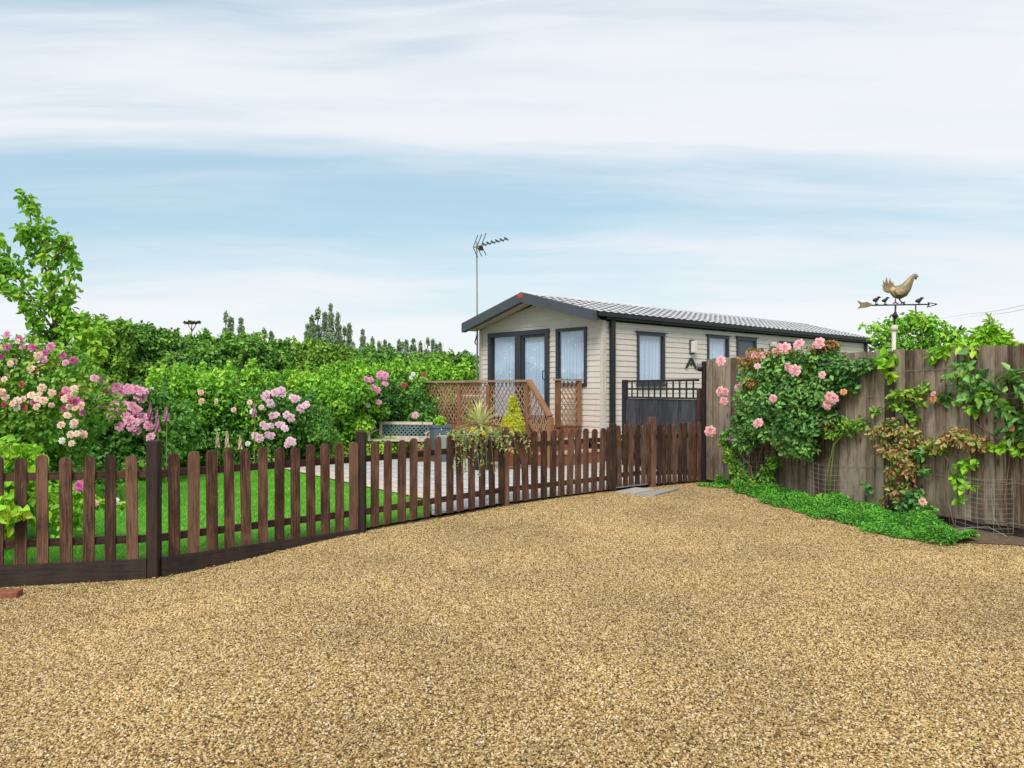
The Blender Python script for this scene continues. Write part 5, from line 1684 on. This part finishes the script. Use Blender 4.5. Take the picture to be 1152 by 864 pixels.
def tree(name, label, px, Y, top_y, wpx, mat, n, seed, L=0.13, W=0.09, group='hedgerow trees behind the garden'):
    c = at(px, 437, Y)
    o = thing(name, label, 'tree', (c.x, c.y, -0.32), 0, group)
    rng = np.random.default_rng(seed)
    rnd = random.Random(seed)
    top = CAM_H + (437 - top_y) / 866 * Y + 0.32
    half = wpx / 2 * Y / 866
    cl_ = []
    for _ in range(46):
        a_ = rng.uniform(0, 2 * PI)
        u_ = rng.random() ** 0.8
        zz = 0.5 + (top - 0.75) * u_
        rr = half * math.sqrt(max(0.05, 1 - (max(0, zz - top * 0.45) / (top * 0.6)) ** 2)) * math.sqrt(rng.random())
        r_ = rng.uniform(0.22, 0.5) * min(1.0, half)
        cl_.append((c.x + rr * math.cos(a_), c.y + rr * math.sin(a_) * 0.9, -0.32 + min(zz, top - r_ * 0.6), r_, r_, r_ * 0.8))
    for _ in range(12):
        q_, zt_ = rng.uniform(-0.6, 0.6), top - 0.32 + rng.uniform(-0.25, 0.12)
        for j_ in range(4):
            cl_.append((c.x + half * q_, c.y + rng.normal(0, 0.03), zt_ - half * q_ * q_ * 0.5 - 0.14 * j_, 0.04 + 0.05 * j_, 0.04 + 0.05 * j_, 0.12))
    plant_leaves('crown', cl_, n, L, W, mat, o, seed + 1, shell=0.35, zmin=-0.2)
    b_ = MB()
    b_.tube([(0, 0, 0), (0.05, 0, top * 0.4), (0, 0.05, top * 0.9)], [0.12, 0.08, 0.02], 7)
    for k in range(7):
        a_ = rnd.uniform(0, 6.28)
        z_ = top * rnd.uniform(0.25, 0.6)
        b_.tube([(0.03, 0, z_), (half * 0.4 * math.cos(a_), half * 0.4 * math.sin(a_), z_ + top * 0.15), (half * 0.75 * math.cos(a_), half * 0.75 * math.sin(a_), z_ + top * 0.28)], [0.05, 0.03, 0.01], 5)
    b_.build('trunk', M['bark'], o, True)
    return o


ORD = ['first', 'second', 'third', 'fourth', 'fifth', 'sixth', 'seventh', 'eighth', 'ninth', 'tenth', 'eleventh', 'twelfth', 'thirteenth', 'fourteenth']
HT = [(118, 26, 358, 80, 'tree_yellow'), (150, 27, 364, 85, 'tree'), (188, 28, 372, 90, 'tree'), (226, 27, 375, 85, 'tree'), (262, 28, 376, 85, 'tree'), (298, 27, 379, 85, 'tree'), (336, 28, 384, 85, 'tree_yellow'), (372, 27, 387, 80, 'tree_yellow'), (408, 28, 391, 80, 'tree'), (442, 28, 395, 78, 'tree'), (478, 29, 398, 75, 'tree_yellow'), (515, 30, 396, 70, 'tree')]
for i, (px, Y, ty, wp_, mk) in enumerate(HT):
    tone = 'yellowish' if mk == 'tree_yellow' else 'mid green'
    tree('hedgerow_tree', '%s leafy tree, %s from the left in the hedgerow behind the roses' % (tone, ORD[i]), px, Y, ty, wp_, Lf[mk], 15000, 300 + 10 * i)

# odd flat topped little tree
u0 = at(216, 437, 44)
ut = thing('flat_topped_tree', 'small dark flat topped tree poking above the hedgerow', 'tree', (u0.x, u0.y, -0.32))
ft = px_clumps([(209, 363, 44, 2.6, .3), (214, 362.3, 44, 2.8, .35), (219, 362.8, 44, 2.8, .3), (223, 362.3, 44, 2.2, .3)], at)
plant_leaves('crown', ft, 420, 0.10, 0.06, mat_leaf('dark_bronze_leaves', [(0.2, (0.02, 0.03, 0.012)), (0.6, (0.05, 0.06, 0.02)), (0.9, (0.09, 0.09, 0.03))], 0.15), ut, 401, shell=0.2)
stems('trunk', [[at(216, 455, 44), at(216, 380, 44), at(215.5, 372, 44), at(211, 364, 44)], [at(215.5, 373, 44), at(219, 368, 44), at(222, 363, 44)], [at(215.5, 371, 44), at(216, 364, 44)]], 0.04, M['bark'], ut)

# distant poplars: four meshes shared by all
PV = []
PVT = []
for v_ in range(4):
    rng = np.random.default_rng(500 + v_)
    cl_ = []
    for k in range(46):
        u_ = rng.random()
        prof = (0.25 + 0.75 * math.sin(PI * min(1, 0.12 + u_ * 0.9)) ** 0.8) * (1 - u_ ** 4 * 0.8)
        a_ = rng.uniform(0, 6.28)
        rr = 1.15 * prof * math.sqrt(rng.random())
        r_ = rng.uniform(0.35, 0.62) * (0.45 + 0.55 * prof)
        cl_.append((rr * math.cos(a_), rr * math.sin(a_), 2.5 + 15.0 * u_, r_, r_, r_ * 2.1))
    Pn, N = cloud(cl_, 5600, rng, shell=0.2)
    me = leaf_mesh('poplar_crown', Pn, N, 0.50, 0.34, rng, 0.3, 0.8, droop=-0.5)
    me.materials.append(Lf['poplar'])
    PV.append(me)
    q = MB(); q.tube([(0, 0, 0), (0, 0, 9), (0.1, 0, 17.3)], [0.28, 0.18, 0.03], 6)
    for k in range(10):
        a_ = rng.uniform(0, 6.28); z_ = 3 + k * 1.3
        q.tube([(0, 0, z_), (0.6 * math.cos(a_), 0.6 * math.sin(a_), z_ + 1.5), (0.8 * math.cos(a_), 0.8 * math.sin(a_), z_ + 3)], [0.07, 0.05, 0.02], 4)
    tmp = bpy.data.meshes.new('poplar_trunk'); tmp.from_pydata(q.v, [], q.f); tmp.update(); tmp.materials.append(M['bark'])
    PVT.append(tmp)
sets = [('far poplar in the short row left of the tall clump', [(254, 347), (260, 355), (271, 356), (288, 373), (297, 367), (305, 371)]),
        ('far poplar in the tallest clump', [(346, 363), (351, 353), (357.5, 343), (365.5, 349), (372, 340), (380, 350), (388, 365), (393, 362)]),
        ('far poplar in the middle row sloping down to the right', [(408, 369), (419, 378), (426, 382), (433, 381), (438, 385)]),
        ('far poplar in the rightmost row beside the cabin', [(449, 381), (453, 383), (457, 381), (465, 380), (473, 383), (481, 378), (487, 380), (491, 386), (495, 384), (523, 392)])]
k = 0
for lab, lst in sets:
    for i, (px, ty) in enumerate(lst):
        Y = 150 + random.uniform(-8, 8)
        c = at(px, 437, Y)
        top = CAM_H + (437 - ty) / 866 * Y + 0.32
        o = thing('poplar', '%s, %s from the left' % (lab, ORD[i]), 'tree', (c.x, c.y, -0.32), random.uniform(0, 6.28), 'distant poplars')
        for nm, me in (('crown', PV[k % 4]), ('trunk', PVT[k % 4])):
            ch = bpy.data.objects.new(nm, me)
            col.objects.link(ch)
            ch.parent = o
            wdt = random.uniform(0.70, 0.95) * (0.62 + 0.38 * min(1, top / 16))
            if nm == 'trunk':
                wdt = 0.9
            ch.scale = (wdt, wdt, top / 18.3)
        k += 1

# shrubs behind the board fence
rs1 = thing('garden_tree', 'mid green bushy tree behind the board fence beneath the weathervane', 'tree', (at(1030, 437, 11.4).x, 11.4, -0.32))
cl_ = px_clumps([(992, 380, 11.3, 11, .7), (1000, 370, 11.4, 17, .8), (1018, 366, 11.4, 17, .7), (1038, 364, 11.3, 17, .6), (1055, 372, 11.3, 16, .8), (1072, 382, 11.2, 14, .8), (1012, 390, 11.4, 19, .8), (1045, 392, 11.4, 24, .8), (1070, 395, 11.3, 18, .8), (986, 392, 11.4, 8, .8), (1030, 356, 11.4, 9, .6), (1080, 372, 11.2, 7, .8), (968, 366, 11.3, 3, .5), (976, 370, 11.3, 4, .6), (983, 366, 11.3, 5, .6), (1025, 420, 11.5, 32, .9), (1055, 430, 11.5, 35, .9)], at)
plant_leaves('crown', cl_, 4600, 0.075, 0.042, Lf['hedge_bright'], rs1, 601, shell=0.2)
stems('trunk', [[at(1030, 560, 11.4), at(1030, 450, 11.4), at(1010, 390, 11.4), at(995, 380, 11.3)], [at(1030, 470, 11.4), at(1040, 400, 11.4), at(1032, 352, 11.4)], [at(1030, 470, 11.4), at(1060, 400, 11.3), at(1082, 366, 11.2)]], 0.03, M['bark'], rs1)
stems('twig', [[at(1005, 388, 11.4), at(985, 374, 11.3), at(966, 365, 11.3)], [at(1000, 390, 11.4), at(980, 385, 11.3), at(966, 380, 11.3)]], 0.007, M['bark'], rs1)
rs2 = thing('golden_tree', 'yellow green feathery tree behind the board fence at far right', 'tree', (at(1112, 437, 10.6).x, 10.6, -0.32))
cl_ = px_clumps([(1112, 372, 10.6, 13, .6), (1102, 382, 10.6, 15, .7), (1122, 380, 10.6, 15, .6), (1092, 392, 10.6, 14, .7), (1128, 392, 10.5, 16, .6), (1110, 395, 10.6, 18, .7), (1082, 398, 10.6, 10, .6), (1110, 425, 10.6, 30, .9), (1113, 363, 10.6, 5, .8)], at)
plant_leaves('crown', cl_, 2600, 0.10, 0.040, Lf['lime'], rs2, 611, shell=0.2, droop=0.3)
stems('trunk', [[at(1112, 570, 10.6), at(1112, 440, 10.6), at(1112, 362, 10.6)], [at(1112, 430, 10.6), at(1090, 395, 10.6)], [at(1112, 430, 10.6), at(1132, 392, 10.5)]], 0.03, M['bark'], rs2)

# overhead cables far off to the right
for nm, a_, c_ in (('upper', (1094, 352.5), (1160, 341.5)), ('lower', (1110, 353.5), (1160, 346))):
    p0, p1 = at(*a_, 62), at(*c_, 34)
    d_ = p1 - p0
    q = MB(); q.tube([p0 - d_ * 3.5, p0 - d_ * 1.5, p0, p0 + d_ * 0.3 - Vector((0, 0, 0.10)), p0 + d_ * 0.7 - Vector((0, 0, 0.08)), p1, p1 + d_ * 1.2 + Vector((0, 0, 0.4))], 0.010, 5)
    tag(q.build('overhead_cable', M['aerial']), '%s of two thin overhead cables crossing the sky at far right' % nm, 'cable', 'overhead cables')

# ================================================================== PATIO FURNITURE AND POTS
bc = at(451, 437, 15.5)
bn = thing('garden_bench', 'pale weathered bench with lattice back on the patio before the roses', 'bench', (bc.x, bc.y, 0.0), R(-9))
W2 = 0.56
bt = Matrix.Rotation(R(-14), 4, 'X')
q = MB()
for (x0, x1, z0, z1) in ((-W2, W2, 0.74, 0.80), (-W2, W2, 0.44, 0.50), (-W2, -W2 + 0.06, 0.503, 0.737), (W2 - 0.06, W2, 0.503, 0.737)):
    q.box(x0, x1, 0.17, 0.21, z0, z1, bt)
q.build('backrest', M['bench_wood'], bn)
lattice('back_lattice', -W2 + 0.06, W2 - 0.06, 0.50, 0.74, lambda a, o, z_: bt @ Vector((a, 0.185 + o, z_)), bn, M['bench_slats'], 0.088, 0.024, 1.0, 0.006)
q = MB()
for k in range(5):
    q.box(-W2 - 0.02, W2 + 0.02, -0.24 + k * 0.095, -0.155 + k * 0.095, 0.37, 0.395)
q.build('seat', M['bench_wood'], bn)
for sx in (-1, 1):
    q = MB(); q.cbox(sx * W2 - 0.03, sx * W2 + 0.03, -0.25, -0.19, 0, 0.367); q.build('leg', M['charcoal'], bn)
    q = MB(); q.beam((sx * W2, 0.22, 0), (sx * W2, 0.30, 0.42), 0.055, 0.05); q.build('leg', M['charcoal'], bn)
    q = MB(); q.beam((sx * (W2 + 0.03), -0.26, 0.53), (sx * (W2 + 0.03), 0.28, 0.57), 0.05, 0.03); q.beam((sx * (W2 + 0.03), -0.22, 0.37), (sx * (W2 + 0.03), -0.22, 0.52), 0.04, 0.04); q.build('armrest', M['bench_wood'], bn)

pc = at(495, 437, 15.0)
sp_ = thing('tall_planter', 'slate blue tapered square planter beside the bench with a small green plant', 'planter', (pc.x, pc.y, 0), R(20))
q = MB()
for z0, z1, h0, h1 in ((0.0, 0.66, 0.145, 0.175), (0.66, 0.71, 0.19, 0.19)):
    vs = [(sx * h_, sy * h_, zz) for zz, h_ in ((z0, h0), (z1, h1)) for sx, sy in ((-1, -1), (1, -1), (1, 1), (-1, 1))]
    q.add(vs, [(3, 2, 1, 0), (4, 5, 6, 7), (0, 1, 5, 4), (1, 2, 6, 5), (2, 3, 7, 6), (3, 0, 4, 7)])
q.build('pot', M['slate_planter'], sp_)
rng = np.random.default_rng(701)
Pn, N = cloud([(0, 0, 0.76, 0.09, 0.09, 0.09), (0.03, 0, 0.82, 0.06, 0.06, 0.06)], 140, rng, shell=0.2)
link('foliage', leaf_mesh('foliage', Pn, N, 0.07, 0.04, rng), Lf['lime'], sp_)

rp = at(472, 437, 15.0)
rpt = thing('red_pot', 'small red flower pot standing on the patio under the bench end', 'flower pot', (rp.x, rp.y, 0))
q = MB(); q.lathe([(0.0, 0.0), (0.09, 0.0), (0.125, 0.2), (0.14, 0.2), (0.14, 0.25), (0.12, 0.25), (0.115, 0.22), (0.0, 0.22)], 18); q.build('pot', M['brick_red'], rpt, True)
Pn, N = cloud([(0, 0, 0.28, 0.11, 0.11, 0.06)], 120, rng, shell=0.2)
link('foliage', leaf_mesh('foliage', Pn, N, 0.06, 0.035, rng), Lf['trailing'], rpt)

# cordyline
cc = at(541, 437, 13.5)
cd = thing('potted_cordyline', 'spiky yellow striped cordyline in a pale grey pot before the deck', 'potted plant', (cc.x, cc.y, 0))
q = MB(); q.lathe([(0.0, 0), (0.15, 0), (0.21, 0.55), (0.212, 0.56), (0.19, 0.57), (0, 0.57)], 24); q.build('pot', M['charcoal'], cd, True)
q = MB(); q.lathe([(0.214, 0.55), (0.235, 0.55), (0.235, 0.62), (0.20, 0.62), (0.195, 0.575)], 24); q.build('rim', M['grey_pot'], cd, True)
q = MB(); q.tube([(0, 0, 0.55), (0.0, 0, 0.76)], [0.035, 0.03], 8); q.build('stem', M['bark'], cd, True)
V, F = [], []
rnd = random.Random(8)
for k in range(110):
    az_ = rnd.uniform(0, 6.28)
    el0 = R(rnd.uniform(-25, 88)) if k > 20 else R(rnd.uniform(55, 90))
    Lh = rnd.uniform(0.36, 0.56)
    p_ = Vector((0, 0, 0.76 + rnd.uniform(-0.04, 0.04)))
    e_ = el0
    side = Vector((-math.sin(az_), math.cos(az_), 0))
    base = len(V)
    for i in range(7):
        wd_ = 0.021 * (1 - (i / 6) ** 2.2) + 0.001
        V += [p_ - side * wd_, p_ + side * wd_]
        p_ = p_ + Vector((math.cos(az_) * math.cos(e_), math.sin(az_) * math.cos(e_), math.sin(e_))) * (Lh / 6)
        e_ -= R(rnd.uniform(2, 11)) * (0.5 if el0 > 1.2 else 1)
    for i in range(6):
        F.append((base + 2 * i, base + 2 * i + 1, base + 2 * i + 3, base + 2 * i + 2))
q = MB(); q.add(V, F); q.build('leaves', Lf['cordyline'], cd, True)

# golden conifer in terracotta
cc = at(577, 437, 13.6)
cf = thing('potted_conifer', 'golden cone shaped dwarf conifer in a terracotta pot by the deck corner', 'potted plant', (cc.x, cc.y, 0))
q = MB(); q.lathe([(0.0, 0.06), (0.12, 0.06), (0.165, 0.36), (0.185, 0.36), (0.185, 0.42), (0.155, 0.42), (0.15, 0.38), (0, 0.38)], 24); q.build('pot', M['terracotta'], cf, True)
q = MB(); q.tube([(0, 0, 0.36), (0, 0, 1.1)], [0.025, 0.008], 6); q.build('trunk', M['bark'], cf)
rng = np.random.default_rng(711)
cl_ = []
for k in range(120):
    u_ = rng.random() ** 1.3
    rr = 0.25 * (1 - u_) ** 0.7 * (0.35 + 0.65 * min(1, u_ * 5 + 0.3))
    a_ = rng.uniform(0, 6.28)
    r_ = 0.05 + 0.03 * (1 - u_)
    cl_.append((rr * 0.8 * math.cos(a_), rr * 0.8 * math.sin(a_), 0.44 + 0.80 * u_, r_, r_, r_ * 1.4))
Pn, N = cloud(cl_, 7500, rng, shell=0.35)
link('foliage', leaf_mesh('foliage', Pn, N, 0.034, 0.015, rng, up=0.1, droop=-0.9), Lf['conifer'], cf)

# trailing planter hung on the pickets
hp0 = Vector((-0.70, 8.80, 0))
hp1 = Vector((0.10, 9.72, 0))
hd = (hp1 - hp0).normalized()
hn = Vector((hd.y, -hd.x, 0))
hm = (hp0 + hp1) / 2
hp = thing('hanging_planter', 'grey trough of straggly trailing plants with yellow flowers hung on the picket fence', 'planter', tuple(hm + Vector((0, 0, 0.70))), math.atan2(hd.y, hd.x))
q = MB()
hl = (hp1 - hp0).length / 2
vs = [(sx * (hl - (0.03 if zz < 0.1 else 0)), 0.05 + (0.19 if sy > 0 else 0.02 if zz < 0.1 else 0.0), zz) for zz in (0.02, 0.17) for sx, sy in ((-1, -1), (1, -1), (1, 1), (-1, 1))]
q.add(vs, [(3, 2, 1, 0), (4, 5, 6, 7), (0, 1, 5, 4), (1, 2, 6, 5), (2, 3, 7, 6), (3, 0, 4, 7)])
q.build('trough', M['grey_pot'], hp)
rng = np.random.default_rng(721)
cl_ = []
paths = []
rnd = random.Random(9)
for k in range(26):
    x0 = rnd.uniform(-hl * 1.0, hl * 1.0)
    outw = -rnd.uniform(0.06, 0.22)
    drop = rnd.uniform(0.05, 0.42)
    x1 = x0 + rnd.uniform(-0.12, 0.16)
    pts = [Vector((x0, 0.08, 0.16)), Vector((x0 * 0.97 + x1 * 0.03, 0.0, 0.20 + rnd.uniform(-0.04, 0.05))), Vector(((x0 + x1) / 2, outw * 0.8, 0.15)), Vector((x1, outw, 0.15 - drop))]
    paths.append(pts)
    for i in range(14):
        f_ = i / 13 * 2.999
        j = int(f_)
        p_ = pts[j].lerp(pts[j + 1], f_ - j)
        cl_.append((p_.x, p_.y, p_.z, 0.028, 0.028, 0.028))
for k in range(22):
    cl_.append((rnd.uniform(-hl, hl), rnd.uniform(0.0, 0.2), rnd.uniform(0.15, 0.20), 0.04, 0.04, 0.04))
Pn, N = cloud(cl_, 820, rng, shell=0.1, zmin=-9)
link('foliage', leaf_mesh('foliage', Pn, N, 0.040, 0.020, rng), Lf['trailing'], hp)
q = MB()
for pts in paths:
    q.tube(pts, 0.003, 4)
q.build('vines', M['stem_green'], hp)
for (x_, y_, z_) in ((-0.32, -0.06, 0.24), (-0.15, -0.08, 0.19), (-0.12, -0.06, 0.17), (0.40, 0.0, 0.23), (0.43, -0.02, 0.17), (0.42, -0.02, 0.27)):
    q = MB()
    for k in range(5):
        a_ = k * 1.256
        q.ball((x_ + 0.016 * math.cos(a_), y_ - 0.004, z_ + 0.016 * math.sin(a_)), 0.016, 0.006, 0.016, 8)
    q.build('flower', P['yellow'], hp, True)
for (x_, y_, z_) in ((0.36, -0.05, 0.03), (0.38, -0.06, -0.02), (0.35, -0.05, -0.04)):
    q = MB()
    for k in range(5):
        a_ = k * 1.256
        q.ball((x_ + 0.011 * math.cos(a_), y_, z_ + 0.011 * math.sin(a_)), 0.011, 0.005, 0.011, 8)
    q.build('flower', P['salmon'], hp, True)

# leaf litter and fallen petals on the gravel
rng = np.random.default_rng(801)
n = 260
S = rng.uniform(0.2, 5.2, n)
O = np.interp(S, fs_[:, 0], fs_[:, 1]) + np.abs(rng.normal(0, 0.35, n)) + 0.03
lx = BF0.x + BFD.x * S + BFN.x * O
ly = BF0.y + BFD.y * S + BFN.y * O
fx = rng.uniform(-4.2, 2.6, 190)
fyy = np.array([fence_y(q) for q in fx]) - 0.05 - np.abs(rng.normal(0, 0.16, 190))
lx = np.concatenate([lx, fx]); ly = np.concatenate([ly, fyy])
PP = np.stack([lx, ly, np.array([gz(a_, b_) for a_, b_ in zip(lx, ly)]) + 0.012], 1)
NN = np.tile(np.array([[0, 0, 1.0]]), (len(PP), 1))
tag(link('leaf_litter', leaf_mesh('leaf_litter', PP, NN, 0.035, 0.019, rng, 1.2, 0.25, droop=0.0), Lf['withered']), 'scattered dry leaves lying on the gravel edge by the fences', 'leaf litter', kind='stuff')
n = 90
S = rng.uniform(0.2, 2.8, n)
O = np.interp(S, fs_[:, 0], fs_[:, 1]) + np.abs(rng.normal(0, 0.25, n))
lx = BF0.x + BFD.x * S + BFN.x * O
ly = BF0.y + BFD.y * S + BFN.y * O
PP = np.stack([lx, ly, np.array([gz(a_, b_) for a_, b_ in zip(lx, ly)]) + 0.014], 1)
tag(link('fallen_petals', leaf_mesh('fallen_petals', PP, NN[:n], 0.026, 0.022, rng, 1.2, 0.25, droop=0.0), P['salmon']), 'fallen pink petals on the gravel below the climbing rose', 'petals', kind='stuff')
